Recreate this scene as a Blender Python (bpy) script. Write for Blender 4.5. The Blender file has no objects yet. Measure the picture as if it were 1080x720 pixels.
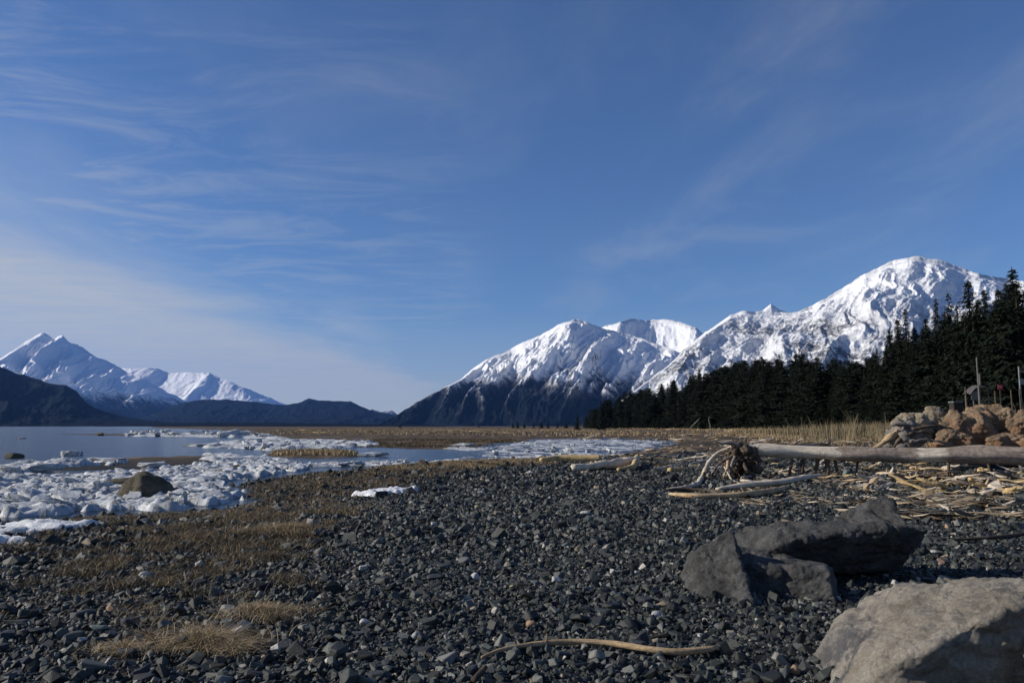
import bpy, bmesh, math, random
import numpy as np
from mathutils import Vector, Matrix, Euler
random.seed(7); RNG = np.random.default_rng(11)
SC = bpy.context.scene
COL = SC.collection
PI = math.pi

# ------------------------------------------------------------------ noise
def _hash(i, j, k, s):
    h = (i.astype(np.int64)*374761393 + j.astype(np.int64)*668265263 + k.astype(np.int64)*2147483647 + s*1274126177) & 0xFFFFFFFF
    h = ((h ^ (h >> 13))*1274126177) & 0xFFFFFFFF
    return (h ^ (h >> 16)) & 0xFFFFFFFF
def noise(x, y, z=0.0, s=0):
    x, y, z = np.broadcast_arrays(np.asarray(x, float), np.asarray(y, float), np.asarray(z, float))
    xi, yi, zi = np.floor(x), np.floor(y), np.floor(z)
    fx, fy, fz = x-xi, y-yi, z-zi
    u, v, w = (f*f*f*(f*(f*6-15)+10) for f in (fx, fy, fz))
    r = 0
    for a in (0, 1):
        for b in (0, 1):
            for c in (0, 1):
                h = _hash(xi+a, yi+b, zi+c, s)
                g = (h & 1023)/1023*2*PI; e = ((h >> 10) & 1023)/1023*2-1
                q = np.sqrt(1-e*e)
                d = (fx-a)*np.cos(g)*q + (fy-b)*np.sin(g)*q + (fz-c)*e
                r = r + d*(u if a else 1-u)*(v if b else 1-v)*(w if c else 1-w)
    return r*1.5
def fbm(x, y, z=0.0, o=4, s=0, g=.5):
    r = 0; a = 1; f = 1
    for k in range(o):
        r = r + a*noise(x*f, y*f, np.asarray(z)*f, s+k*17); a *= g; f *= 2.03
    return r
def ridged(x, y, z=0.0, o=5, s=0, g=.5):
    r = 0; a = 1; f = 1; w = 1
    for k in range(o):
        n = 1-np.abs(noise(x*f, y*f, np.asarray(z)*f, s+k*13)*1.6); n = np.clip(n, 0, 1)**2
        r = r + a*n*w; w = np.clip(n*1.6, 0, 1); a *= g; f *= 2.07
    return r/1.9
def sst(a, b, x):
    t = np.clip((np.asarray(x, float)-a)/(b-a), 0, 1); return t*t*(3-2*t)

# ------------------------------------------------------------------ camera
FPX = 840.0; CH = 1.5; PITCH = math.atan(89/840)
CP, SP = math.cos(PITCH), math.sin(PITCH)
cam = bpy.data.cameras.new('camera'); co = bpy.data.objects.new('camera', cam); COL.objects.link(co)
cam.lens = 28; cam.sensor_width = 36; cam.clip_start = .05; cam.clip_end = 90000
co.location = (0, 0, CH); co.rotation_euler = (PI/2+PITCH, 0, 0); SC.camera = co
def ray(px, py):
    a = (px-540)/FPX; b = -(py-360)/FPX
    return a, CP - b*SP, SP + b*CP
def G(px, py, z=0.0):
    a, b, c = ray(px, py); t = (z-CH)/c
    return a*t, b*t
def at(px, py, Y):
    a, b, c = ray(px, py); t = Y/b
    return Vector((a*t, Y, CH+c*t))
def pxof(x, y):           # column of a ground position
    return 540 + FPX*x/(y*CP + 1e-9)

# ------------------------------------------------------------------ ground shape
WATER = -.62
def polyw(pts, z=-.45): return np.array([G(p[0], p[1], z) for p in pts])
def sdf(poly, x, y):      # >0 inside
    x = np.asarray(x, float); y = np.asarray(y, float)
    d = np.full(x.shape, 1e18); ins = np.zeros(x.shape, bool)
    n = len(poly)
    for i in range(n):
        ax, ay = poly[i]; bx, by = poly[(i+1) % n]
        ex, ey = bx-ax, by-ay; wx, wy = x-ax, y-ay
        t = np.clip((wx*ex+wy*ey)/(ex*ex+ey*ey+1e-12), 0, 1)
        d = np.minimum(d, (wx-ex*t)**2+(wy-ey*t)**2)
        c = ((ay > y) != (by > y))
        with np.errstate(divide='ignore', invalid='ignore'):
            xx = ax+(y-ay)*ex/(ey if abs(ey) > 1e-12 else 1e-12)
        ins ^= c & (x < xx)
    d = np.sqrt(d); return np.where(ins, d, -d)
shore = [(-160, 552), (-60, 545), (0, 541), (60, 539), (110, 535), (190, 533), (262, 522), (232, 510), (250, 502), (330, 494), (430, 489), (540, 485), (630, 479), (690, 471)]
L1 = np.vstack([[(-40, -60), (-40, 6), (-16, 13)], polyw(shore), polyw([(705, 463.5), (640, 461.5), (575, 462), (530, 467), (470, 473), (400, 470.5), (335, 467), (300, 461.5), (262, 459.5), (200, 458.6), (140, 458.9), (70, 457.8), (40, 457.0), (90, 456.6), (160, 456.4), (240, 457), (252, 454), (200, 452.2), (150, 451)]), [(-1900, 4200), (3000, 9000), (9000, 4000), (9000, -60)]])
L4 = polyw([(20, 492), (90, 492), (170, 490), (250, 483), (235, 479), (150, 480), (60, 484)])
L5 = polyw([(280, 479), (330, 481), (376, 479), (380, 476), (330, 473), (290, 475)])
L6 = polyw([(-120, 520), (20, 508), (60, 500), (20, 497), (-150, 505)])
BANK = np.array([(200, 8), (60, 14), (24, 20), (17.5, 24), (14, 29), (12.8, 36), (14, 48), (20, 72), (28, 110), (40, 250), (60, 700), (200, 2500), (9000, 2500), (9000, 8)], float)
def H(x, y):
    x = np.asarray(x, float); y = np.asarray(y, float)
    w = fbm(x*.35, y*.35, 0, 3, 5)
    far = np.clip(y/60, 1, 12)
    d1 = sdf(L1, x+w*.8*np.minimum(far, 3), y+w*.5)
    s = .28*sst(-2*far, 1.5*far, d1) + .55*sst(0, 8, d1)*(1-sst(45, 95, y)) + .06*sst(0, 60, d1)*sst(45, 95, y)
    z = -.88 + s
    for P in (L4, L5, L6):
        z = np.maximum(z, -.88 + .36*sst(-1.5, 1.0, sdf(P, x+w, y+w)))
    db = sdf(BANK, x, y+w*.6)
    z = z + .75*sst(-1.5, 7, db) + .85*sst(5, 30, db) + .8*sst(40, 120, db)
    z = z + .035*fbm(x*.9, y*.9, 0, 3, 9) + .05*fbm(x*.22, y*.22, 0, 2, 3)*sst(2, 12, d1)
    z = z + .16*(np.exp(-(((x+2.5)/4)**2+((y-11)/4)**2)))
    return z
WEED = polyw([(60, 541), (200, 537), (270, 523), (238, 506), (330, 494.5), (560, 489), (605, 492), (480, 503), (425, 511), (360, 533), (345, 575), (305, 600), (240, 612), (100, 628), (110, 604), (180, 578), (130, 562), (40, 556)], -.25)
WEED2 = polyw([(-60, 566), (110, 556), (330, 560), (360, 600), (320, 700), (200, 740), (-60, 740)], -.05)
def weed(x, y):
    n = fbm(np.asarray(x)*.9, np.asarray(y)*.9, 0, 4, 77)
    a = sst(-.25, .35, sdf(WEED, x, y)*.6+n*1.1)*sst(-.3, .2, n+.12)
    return np.maximum(a, .62*sst(-.3, .4, sdf(WEED2, x, y)*.6+n*.6)*sst(-.02, .22, fbm(np.asarray(x)*1.5, np.asarray(y)*2.2, 0, 4, 78)))
def Hs(x, y): return float(H(np.array([x]), np.array([y]))[0])
def hit(px, py):
    z = 0.0
    for _ in range(12):
        x, y = G(px, py, z); y = min(max(y, 1), 3000); z = .5*z+.5*Hs(x, y)
    return Vector((*G(px, py, z), z))

# ------------------------------------------------------------------ mesh + material helpers
def mesh_np(name, V, F, smooth=False, attrs=None):
    V = np.asarray(V, np.float32); F = np.asarray(F, np.int32)
    me = bpy.data.meshes.new(name); n = F.shape[1]
    me.vertices.add(len(V)); me.vertices.foreach_set('co', V.ravel())
    me.loops.add(F.size); me.loops.foreach_set('vertex_index', F.ravel())
    me.polygons.add(len(F)); me.polygons.foreach_set('loop_start', np.arange(len(F), dtype=np.int32)*n)
    me.polygons.foreach_set('loop_total', np.full(len(F), n, np.int32))
    me.polygons.foreach_set('use_smooth', np.full(len(F), bool(smooth)))
    me.update(calc_edges=True)
    for k, a in (attrs or {}).items():
        t = me.attributes.new(k, 'FLOAT', 'POINT'); t.data.foreach_set('value', np.asarray(a, np.float32))
    return me
def link(name, me, mat=None, parent=None, loc=None, **tags):
    o = bpy.data.objects.new(name, me); COL.objects.link(o)
    if mat and not me.materials: me.materials.append(mat)
    if parent: o.parent = parent
    if loc is not None: o.location = loc
    for k, v in tags.items(): o[k] = v
    return o
def empty(name, loc, label, cat, group=None, rz=0):
    o = bpy.data.objects.new(name, None); COL.objects.link(o); o.location = loc; o.rotation_euler = (0, 0, rz)
    o['label'] = label; o['category'] = cat
    if group: o['group'] = group
    o.empty_display_size = .1
    return o
class NT:
    def __init__(s, name):
        s.m = bpy.data.materials.new(name); s.m.use_nodes = True; s.t = s.m.node_tree
        s.b = s.t.nodes['Principled BSDF']; s.out = s.t.nodes['Material Output']
    def n(s, typ, **kw):
        n = s.t.nodes.new(typ)
        for k, v in kw.items():
            if k.startswith('i_'): n.inputs[k[2:].replace('_', ' ')].default_value = v
            elif k.startswith('x'): n.inputs[int(k[1:])].default_value = v
            else: setattr(n, k, v)
        return n
    def l(s, a, b): s.t.links.new(a, b)
    def noise(s, scale, detail=6, rough=.6, vec=None, dist=0, dim='3D'):
        n = s.n('ShaderNodeTexNoise', noise_dimensions=dim); n.inputs['Scale'].default_value = scale; n.inputs['Detail'].default_value = detail
        n.inputs['Roughness'].default_value = rough; n.inputs['Distortion'].default_value = dist
        if vec is not None: s.l(vec, n.inputs['Vector'])
        return n.outputs['Fac']
    def ramp(s, fac, stops):
        r = s.n('ShaderNodeValToRGB'); e = r.color_ramp.elements
        while len(e) < len(stops): e.new(.5)
        for i, (p, c) in enumerate(stops):
            e[i].position = p; e[i].color = (c, c, c, 1) if isinstance(c, (int, float)) else (*c, 1)
        s.l(fac, r.inputs[0]); return r.outputs[0]
    def mix(s, f, a, b, blend='MIX'):
        n = s.n('ShaderNodeMix', data_type='RGBA', blend_type=blend)
        for sock, v in ((n.inputs[0], f), (n.inputs[6], a), (n.inputs[7], b)):
            if hasattr(v, 'links'): s.l(v, sock)
            else: sock.default_value = v if isinstance(v, (int, float)) else (*v, 1)
        return n.outputs[2]
    def math(s, op, a, b=0, c=0, clamp=False):
        n = s.n('ShaderNodeMath', operation=op, use_clamp=clamp)
        for i, v in enumerate((a, b, c)):
            if hasattr(v, 'links'): s.l(v, n.inputs[i])
            else: n.inputs[i].default_value = v
        return n.outputs[0]
    def map(s, v, a, b, c=0, d=1, kind='SMOOTHSTEP'):
        n = s.n('ShaderNodeMapRange', interpolation_type=kind); s.l(v, n.inputs[0])
        for i, q in enumerate((a, b, c, d)): n.inputs[i+1].default_value = q
        return n.outputs[0]
    def attr(s, name): return s.n('ShaderNodeAttribute', attribute_name=name).outputs['Fac']
    def obj(s): return s.n('ShaderNodeTexCoord').outputs['Object']
    def scale(s, vec, sc):
        n = s.n('ShaderNodeMapping'); s.l(vec, n.inputs[0]); n.inputs['Scale'].default_value = sc; return n.outputs[0]
    def bump(s, h, strength, dist, prev=None):
        n = s.n('ShaderNodeBump'); n.inputs['Strength'].default_value = strength; n.inputs['Distance'].default_value = dist
        s.l(h, n.inputs['Height'])
        if prev is not None: s.l(prev, n.inputs['Normal'])
        s.l(n.outputs[0], s.b.inputs['Normal']); return n.outputs[0]
    def fin(s, col=None, rough=.9, spec=.3):
        if col is not None:
            if hasattr(col, 'links'): s.l(col, s.b.inputs['Base Color'])
            else: s.b.inputs['Base Color'].default_value = (*col, 1)
        if hasattr(rough, 'links'): s.l(rough, s.b.inputs['Roughness'])
        else: s.b.inputs['Roughness'].default_value = rough
        s.b.inputs['Specular IOR Level'].default_value = spec
        return s.m

# gravel stones, coloured stone by stone
m = NT('beach_gravel'); r = m.attr('rnd'); o_ = m.obj()
c = m.ramp(r, [(0, (.006, .008, .0075)), (.4, (.017, .02, .0185)), (.75, (.042, .048, .043)), (.9, (.09, .098, .088)), (.965, (.19, .185, .165)), (.985, (.2, .15, .09)), (1, (.42, .41, .37))])
c = m.mix(.35, c, m.ramp(m.noise(38, 5, .7, o_), [(.3, (.25, .27, .29)), (.7, (1.5, 1.5, 1.5))]), 'MULTIPLY')
m.bump(m.noise(90, 4, .7, o_), .35, .01); MGRAV = m.fin(c, .62, .35)
# single stones: colour from the object's own pass
def stone_mat(name, base, var=.5, sc=18, spec=.3, rough=.75):
    m = NT(name); o_ = m.obj(); b = np.array(base)
    c = m.ramp(m.noise(sc, 8, .65, o_), [(.28, tuple(b*(1-var))), (.5, tuple(b)), (.72, tuple(b*(1+var)))])
    m.bump(m.noise(sc*4, 6, .7, o_), .5, .01); return m.fin(c, rough, spec)
MS_DARK = stone_mat('dark_cobble', (.036, .041, .047), .45); MS_GREY = stone_mat('grey_cobble', (.11, .115, .12), .4)
MS_PALE = stone_mat('pale_quartz_cobble', (.38, .38, .36), .3); MS_TAN = stone_mat('tan_cobble', (.3, .2, .12), .35); MS_RED = stone_mat('reddish_cobble', (.2, .13, .1), .3)
MS_GREEN = stone_mat('green_grey_cobble', (.13, .16, .14), .3); MS_OCHRE = stone_mat('ochre_cobble', (.3, .27, .12), .3)
# boulders
def boulder_mat(name, dark, mid, light, sc=3.0, bump=.05, vein=None, spots=None):
    m = NT(name); o_ = m.obj()
    n1 = m.noise(sc, 10, .68, o_, .4)
    c = m.ramp(n1, [(.3, dark), (.5, mid), (.7, light)])
    c = m.mix(.6, c, m.ramp(m.noise(sc*16, 10, .82, o_), [(.34, .3), (.5, .95), (.68, 1.7)]), 'MULTIPLY')
    if vein:
        vv = m.n('ShaderNodeTexVoronoi', feature='DISTANCE_TO_EDGE'); vv.inputs['Scale'].default_value = sc*.8
        wv = m.n('ShaderNodeTexNoise'); wv.inputs['Scale'].default_value = sc*2; wv.inputs['Detail'].default_value = 5; m.l(o_, wv.inputs['Vector'])
        vm = m.n('ShaderNodeVectorMath', operation='MULTIPLY_ADD'); m.l(wv.outputs['Color'], vm.inputs[0]); vm.inputs[1].default_value = (.5, .5, .5); m.l(o_, vm.inputs[2])
        m.l(vm.outputs[0], vv.inputs['Vector'])
        c = m.mix(m.math('MULTIPLY', m.map(vv.outputs['Distance'], .0, .05, 1, 0), m.map(m.noise(sc*1.3, 3, .5, o_), .45, .6)), c, vein)
    for sp in (spots or []):
        c = m.mix(m.map(m.noise(sp[1], 7, .7, m.scale(o_, (1, 1, 1.3)), .6), sp[2], sp[2]+.08, 0, sp[3]), c, sp[0])
    b = m.bump(m.noise(sc*3, 14, .78, o_, .3), 1, bump*1.6)
    cr = m.n('ShaderNodeTexVoronoi', feature='DISTANCE_TO_EDGE'); cr.inputs['Scale'].default_value = sc*2.2; m.l(m.scale(o_, (1, 1, .55)), cr.inputs['Vector'])
    b = m.bump(m.map(cr.outputs['Distance'], 0, .06), .25, bump*.5, b)
    m.bump(m.noise(sc*26, 8, .8, o_), .9, bump*.25, b)
    return m.fin(c, .85, .25)
MB_BIG = boulder_mat('tan_granite', (.19, .17, .135), (.35, .315, .26), (.5, .46, .39), 2.4, .05, None, [((.08, .085, .1), 1.1, .52, .8), ((.3, .24, .16), 3, .58, .4)])
MB_MID = boulder_mat('dark_slate_rock', (.045, .045, .043), (.1, .1, .097), (.2, .197, .188), 3.6, .06, (.16, .16, .16), [((.13, .11, .085), 3.0, .62, .6)])
MB_LEFT = boulder_mat('mossy_brown_rock', (.05, .042, .03), (.11, .092, .062), (.19, .16, .11), 2.5, .06)
MB_LICH = boulder_mat('lichened_rock', (.09, .068, .045), (.28, .205, .135), (.46, .36, .25), 1.9, .1, None, [((.34, .18, .095), .9, .46, .6), ((.36, .24, .12), 2.4, .55, .5), ((.29, .27, .12), 2.0, .63, .6)])
MB_GLICH = boulder_mat('grey_lichened_rock', (.16, .13, .09), (.35, .295, .215), (.52, .45, .34), 1.9, .1, None, [((.28, .26, .1), 1.8, .57, .55)])
# wood
def wood_mat(name, dark, mid, light, L=(1, 1, 12)):
    m = NT(name); o_ = m.obj(); g = m.attr('along')
    cmb = m.n('ShaderNodeCombineXYZ'); m.l(m.math('MULTIPLY', g, 2.2), cmb.inputs[0]); m.l(m.attr('around'), cmb.inputs[1]); 
    n1 = m.noise(4.5, 8, .65, cmb.outputs[0]); n2 = m.noise(3.0, 6, .7, o_)
    c = m.ramp(m.mix(.5, n1, n2), [(.34, dark), (.5, mid), (.64, light)])
    c = m.mix(.5, c, m.ramp(m.noise(60, 4, .6, o_), [(.3, .5), (.7, 1.35)]), 'MULTIPLY')
    m.bump(n1, .6, .02); return m.fin(c, .85, .2)
MW_BLEACH = wood_mat('bleached_wood', (.28, .23, .17), (.56, .48, .37), (.74, .66, .54))
MW_TAN = wood_mat('tan_wood', (.17, .11, .065), (.4, .29, .17), (.6, .47, .3))
MW_YEL = wood_mat('yellow_wood', (.24, .15, .07), (.5, .36, .17), (.7, .54, .3))
MW_GREY = wood_mat('grey_wood', (.09, .08, .075), (.18, .16, .145), (.33, .3, .27))
MW_BROWN = wood_mat('brown_wood', (.03, .024, .02), (.08, .06, .045), (.16, .125, .09))
# log: bark part and bare parts by position along
m = NT('log_bark_and_bare_wood'); g = m.attr('along'); cmb = m.n('ShaderNodeCombineXYZ'); m.l(m.math('MULTIPLY', g, 1.0), cmb.inputs[0]); m.l(m.attr('around'), cmb.inputs[1])
n1 = m.noise(5, 8, .7, cmb.outputs[0]); o_ = m.obj(); n2 = m.noise(1.3, 4, .6, o_)
bark = m.ramp(m.noise(9, 9, .7, o_), [(.3, (.18, .14, .11)), (.5, (.36, .29, .235)), (.72, (.52, .44, .37))])
bare = m.ramp(n1, [(.3, (.5, .42, .31)), (.5, (.74, .65, .52)), (.7, (.82, .75, .63))])
gz = m.math('ADD', g, m.math('MULTIPLY', m.noise(2.5, 4, .6, cmb.outputs[0]), .9))
c = m.mix(m.map(gz, 3.35, 3.45), bare, bark)
pa = m.math('MULTIPLY', m.map(gz, 5.6, 5.75), m.map(gz, 6.3, 6.5, 1, 0)); pa = m.math('MULTIPLY', pa, m.map(m.attr('around'), .9, 1.1))
c = m.mix(pa, c, bare); c = m.mix(m.map(gz, 9.3, 9.42, 0, .8), c, bare)
cb2 = m.n('ShaderNodeCombineXYZ'); m.l(m.math('MULTIPLY', g, .7), cb2.inputs[0]); m.l(m.math('MULTIPLY', m.attr('around'), 16), cb2.inputs[1])
gr_ = m.noise(1.0, 7, .7, cb2.outputs[0], .8)
c = m.mix(m.map(gr_, .36, .43, .8, 0), c, (.07, .052, .04)); c = m.mix(m.map(m.noise(2.2, 6, .7, o_), .58, .68, 0, .55), c, (.15, .12, .095))
m.bump(gr_, 1, .05, m.bump(m.noise(14, 8, .7, cmb.outputs[0]), .7, .03)); MW_LOG = m.fin(c, .88, .2)
# ice and snow
m = NT('shore_ice'); o_ = m.obj()
c = m.ramp(m.noise(1.7, 8, .7, o_), [(.32, (.2, .21, .22)), (.46, (.42, .44, .455)), (.64, (.66, .68, .69))])
c = m.mix(m.map(m.noise(4, 6, .7, o_), .52, .64, 0, .75), c, (.13, .1, .07))
m.bump(m.noise(9, 8, .7, o_), .8, .06); m.b.inputs['Subsurface Weight'].default_value = 0; MICE = m.fin(c, .55, .4)
m = NT('dirty_snow'); o_ = m.obj()
c = m.ramp(m.noise(5, 8, .75, o_), [(.3, (.42, .43, .44)), (.5, (.66, .68, .7)), (.7, (.82, .84, .86))])
m.bump(m.noise(22, 8, .7, o_), .8, .04); MSNOW = m.fin(c, .7, .3)
# grasses
def grass_mat(name, a, b, c3):
    m = NT(name); c = m.ramp(m.attr('rnd'), [(0, a), (.5, b), (1, c3)])
    m.b.inputs['Transmission Weight'].default_value = 0
    return m.fin(c, .8, .2)
MG_TAN = grass_mat('dry_tan_grass', (.16, .11, .06), (.3, .22, .12), (.48, .38, .23))
MG_BROWN = grass_mat('brown_dead_grass', (.045, .033, .022), (.1, .075, .045), (.2, .155, .095))
MG_REED = grass_mat('pale_reed', (.06, .05, .03), (.15, .12, .07), (.32, .26, .16))
MG_TWIG = grass_mat('bare_twig', (.03, .022, .018), (.07, .05, .04), (.16, .13, .11))
MG_WEED = grass_mat('dark_seaweed', (.018, .014, .01), (.04, .03, .02), (.09, .07, .04))

# ------------------------------------------------------------------ sun and sky
SUN_AZ, SUN_EL = 90, 27            # degrees left of the view, degrees up
sl = bpy.data.lights.new('sun', 'SUN'); so = bpy.data.objects.new('sun', sl); COL.objects.link(so)
sl.energy = 4.8; sl.angle = math.radians(.55); sl.color = (1, .93, .83)
sd = Vector((-math.sin(math.radians(SUN_AZ))*math.cos(math.radians(SUN_EL)), math.cos(math.radians(SUN_AZ))*math.cos(math.radians(SUN_EL)), math.sin(math.radians(SUN_EL))))
so.rotation_euler = sd.to_track_quat('Z', 'Y').to_euler(); so.location = (0, 0, 50)
W = bpy.data.worlds.new('World'); SC.world = W; W.use_nodes = True; t = W.node_tree; t.nodes.clear()
class WT(NT):
    def __init__(s, t): s.t = t
w = WT(t)
sky = w.n('ShaderNodeTexSky', sky_type='NISHITA', sun_disc=False); sky.sun_elevation = math.radians(SUN_EL); sky.sun_rotation = math.radians(-SUN_AZ)
sky.altitude = 0; sky.air_density = 1.0; sky.dust_density = 0.0; sky.ozone_density = 4.0
tc = w.n('ShaderNodeTexCoord').outputs['Generated']
sep = w.n('ShaderNodeSeparateXYZ'); w.l(tc, sep.inputs[0])
z = w.math('MAXIMUM', sep.outputs[2], .025)
u = w.math('DIVIDE', sep.outputs[0], z); v = w.math('DIVIDE', sep.outputs[1], z)
cm = w.n('ShaderNodeCombineXYZ'); w.l(u, cm.inputs[0]); w.l(v, cm.inputs[1])
P = cm.outputs[0]
def sc(vec, s, rot=0, loc=(0, 0, 0)):
    n = w.n('ShaderNodeMapping'); w.l(vec, n.inputs[0]); n.inputs['Scale'].default_value = s; n.inputs['Rotation'].default_value = (0, 0, rot); n.inputs['Location'].default_value = loc; return n.outputs[0]
big = w.noise(.35, 4, .5, sc(P, (1, .25, 1)))
uw = w.math('ADD', u, w.math('MULTIPLY', w.math('SUBTRACT', big, .5), 3.0))
uv = w.math('ADD', uw, w.math('MULTIPLY', w.math('SUBTRACT', w.noise(.8, 9, .62, sc(P, (1, .4, 1), .35), .6), .5), 2.4))
veil = w.map(uv, -.9, -3.2, 0, 1)                       # the thick veil in the west
streak = w.noise(2.2, 9, .68, sc(P, (.55, 1.15, 1), .5), .8)
streak2 = w.noise(1.1, 8, .62, sc(P, (1.1, .42, 1), -.3, (3, 1, 0)), .5)
wis = w.math('MULTIPLY', w.map(streak, .42, .66), w.map(uw, -.1, -1.7, 0, 1))
band = w.math('MULTIPLY', w.map(w.math('ABSOLUTE', w.math('SUBTRACT', uw, .9)), .9, .1, 0, 1), w.map(streak2, .38, .72))
thin = w.math('MULTIPLY', w.map(streak2, .45, .85), .12)
inner = w.math('ADD', .68, w.math('MULTIPLY', w.map(streak, .3, .7), .22))
f = w.math('MULTIPLY', veil, inner)
f = w.math('MAXIMUM', f, w.math('MULTIPLY', wis, .3)); f = w.math('MAXIMUM', f, w.math('MULTIPLY', band, .15)); f = w.math('ADD', f, thin)
f = w.math('MAXIMUM', f, w.map(sep.outputs[2], 0, .16, .5, 0))
f = w.math('MINIMUM', w.math('MULTIPLY', f, w.map(z, .02, .06, .9, 1)), .86)
skyc = w.mix(1, sky.outputs[0], (.84, .985, 1.24), 'MULTIPLY')
colr = w.mix(f, skyc, (6.7, 6.95, 7.1))
bg = w.n('ShaderNodeBackground'); w.l(colr, bg.inputs[0]); bg.inputs[1].default_value = .068
wo = w.n('ShaderNodeOutputWorld'); w.l(bg.outputs[0], wo.inputs[0])
SC.view_settings.view_transform = 'Standard'; SC.view_settings.look = 'None'; SC.view_settings.gamma = 1
SC.view_settings.exposure = .2
SC.cycles.use_denoising = True; SC.cycles.max_bounces = 5; SC.cycles.diffuse_bounces = 2; SC.cycles.glossy_bounces = 2; SC.cycles.transparent_max_bounces = 6; SC.cycles.volume_bounces = 0

# ------------------------------------------------------------------ terrain sheet
ang = np.concatenate([np.arange(-180, -48, 6), np.arange(-48, 48.01, .22), np.arange(54, 180, 6)])*PI/180
rad = np.concatenate([[1.2, 2, 3], np.geomspace(3.6, 60, 300), np.geomspace(60.8, 1500, 170)[1:], np.geomspace(1560, 30000, 30)])
A, R = np.meshgrid(ang, rad); X = R*np.sin(A); Y = R*np.cos(A)
Z = H(X, Y); nr, na = X.shape
_la, _lr, _Z = ang, np.log(rad), Z.copy()
def H(x, y):                      # from here on: the height of the finished ground sheet
    x = np.asarray(x, float); y = np.asarray(y, float); a = np.arctan2(x, y); l = np.clip(np.log(np.hypot(x, y)+1e-6), _lr[0], _lr[-1]-1e-6)
    i = np.clip(np.searchsorted(_lr, l)-1, 0, len(_lr)-2); j = np.clip(np.searchsorted(_la, a)-1, 0, len(_la)-2)
    u = (l-_lr[i])/(_lr[i+1]-_lr[i]); v = np.clip((a-_la[j])/(_la[j+1]-_la[j]), 0, 1)
    return (_Z[i, j]*(1-v)+_Z[i, j+1]*v)*(1-u)+(_Z[i+1, j]*(1-v)+_Z[i+1, j+1]*v)*u
# masks
d1 = sdf(L1, X, Y); db = sdf(BANK, X, Y+fbm(X*.3, Y*.3, 0, 3, 4)*2)
grassy = sst(8, 16, db + 3*fbm(X*.2, Y*.2, 0, 3, 21))*sst(28, 36, Y)
flat = sst(42, 60, Y-.2*X)*(1-grassy)
V = np.stack([X, Y, Z], -1).reshape(-1, 3)
i = np.arange(nr-1)[:, None]*na + np.arange(na)[None, :]; j = np.arange(nr-1)[:, None]*na + (np.arange(na)[None, :]+1) % na
F = np.stack([i, j, j+na, i+na], -1).reshape(-1, 4)[:, ::-1]
c0 = len(V); V = np.vstack([V, [[0, 0, Hs(0, .1)]]])
me = mesh_np('ground', V, F, True, dict(grassy=np.append(grassy.ravel(), 0), flat=np.append(flat.ravel(), 0), shore=np.append(d1.ravel(), 5), weed=np.append(weed(X, Y).ravel()*(Y.ravel() > 2), 0)))
bm = bmesh.new(); bm.from_mesh(me); bm.verts.ensure_lookup_table()
for k in range(na): bm.faces.new((bm.verts[c0], bm.verts[(k+1) % na], bm.verts[k]))
bmesh.ops.recalc_face_normals(bm, faces=bm.faces); bm.to_mesh(me); bm.free()
if me.polygons[0].normal.z < 0: me.flip_normals()
m = NT('ground_gravel_mud_grass'); o_ = m.obj()
nn = m.noise(.9, 9, .7, o_); nf = m.noise(14, 8, .7, o_)
grav = m.ramp(nf, [(.3, (.01, .011, .013)), (.6, (.028, .03, .034)), (.8, (.06, .06, .06))])
mud = m.ramp(m.noise(.35, 9, .72, m.scale(o_, (1, .35, 1))), [(.36, (.02, .016, .012)), (.48, (.055, .04, .026)), (.58, (.12, .085, .05)), (.7, (.24, .18, .11))])
gr = m.ramp(m.noise(.8, 9, .75, o_), [(.35, (.1, .07, .04)), (.5, (.24, .18, .1)), (.65, (.4, .31, .18))])
gr = m.mix(.5, gr, m.ramp(nf, [(.3, .4), (.7, 1.5)]), 'MULTIPLY')
grav = m.mix(m.attr('weed'), grav, m.ramp(nf, [(.3, (.03, .022, .015)), (.5, (.075, .054, .033)), (.7, (.17, .125, .075))])); c = m.mix(m.attr('flat'), grav, mud); c = m.mix(m.attr('grassy'), c, gr)
wet = m.map(m.attr('shore'), 2.5, -.5, 0, 1)
m.bump(m.noise(5, 10, .75, o_), .8, .12)
MG = m.fin(c, .92, .2)
link('ground', me, MG, kind='structure')
# water: one sheet
m = NT('sea_water'); o_ = m.obj(); m.b.inputs['IOR'].default_value = 1.33
ws = m.scale(o_, (.7, 1.6, 1))
n1 = m.bump(m.noise(.5, 4, .55, ws), .8, .5); n1 = m.bump(m.noise(3.5, 3, .5, ws), .7, .09, n1)
MWAT = m.fin((.012, .022, .036), .16, .5)
a2 = np.linspace(-PI, PI, 97)[:-1]; r2 = np.array([3, 12, 50, 200, 1000, 5000, 32000.])
A, R = np.meshgrid(a2, r2); V = np.stack([R*np.sin(A), R*np.cos(A), np.full(A.shape, WATER)], -1).reshape(-1, 3); n2 = len(a2)
i = np.arange(len(r2)-1)[:, None]*n2+np.arange(n2)[None]; j = np.arange(len(r2)-1)[:, None]*n2+(np.arange(n2)[None]+1) % n2
F = np.stack([i, i+n2, j+n2, j], -1).reshape(-1, 4)
me = mesh_np('water', V, F)
if me.polygons[0].normal.z < 0: me.flip_normals()
link('water', me, MWAT, kind='structure')

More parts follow.
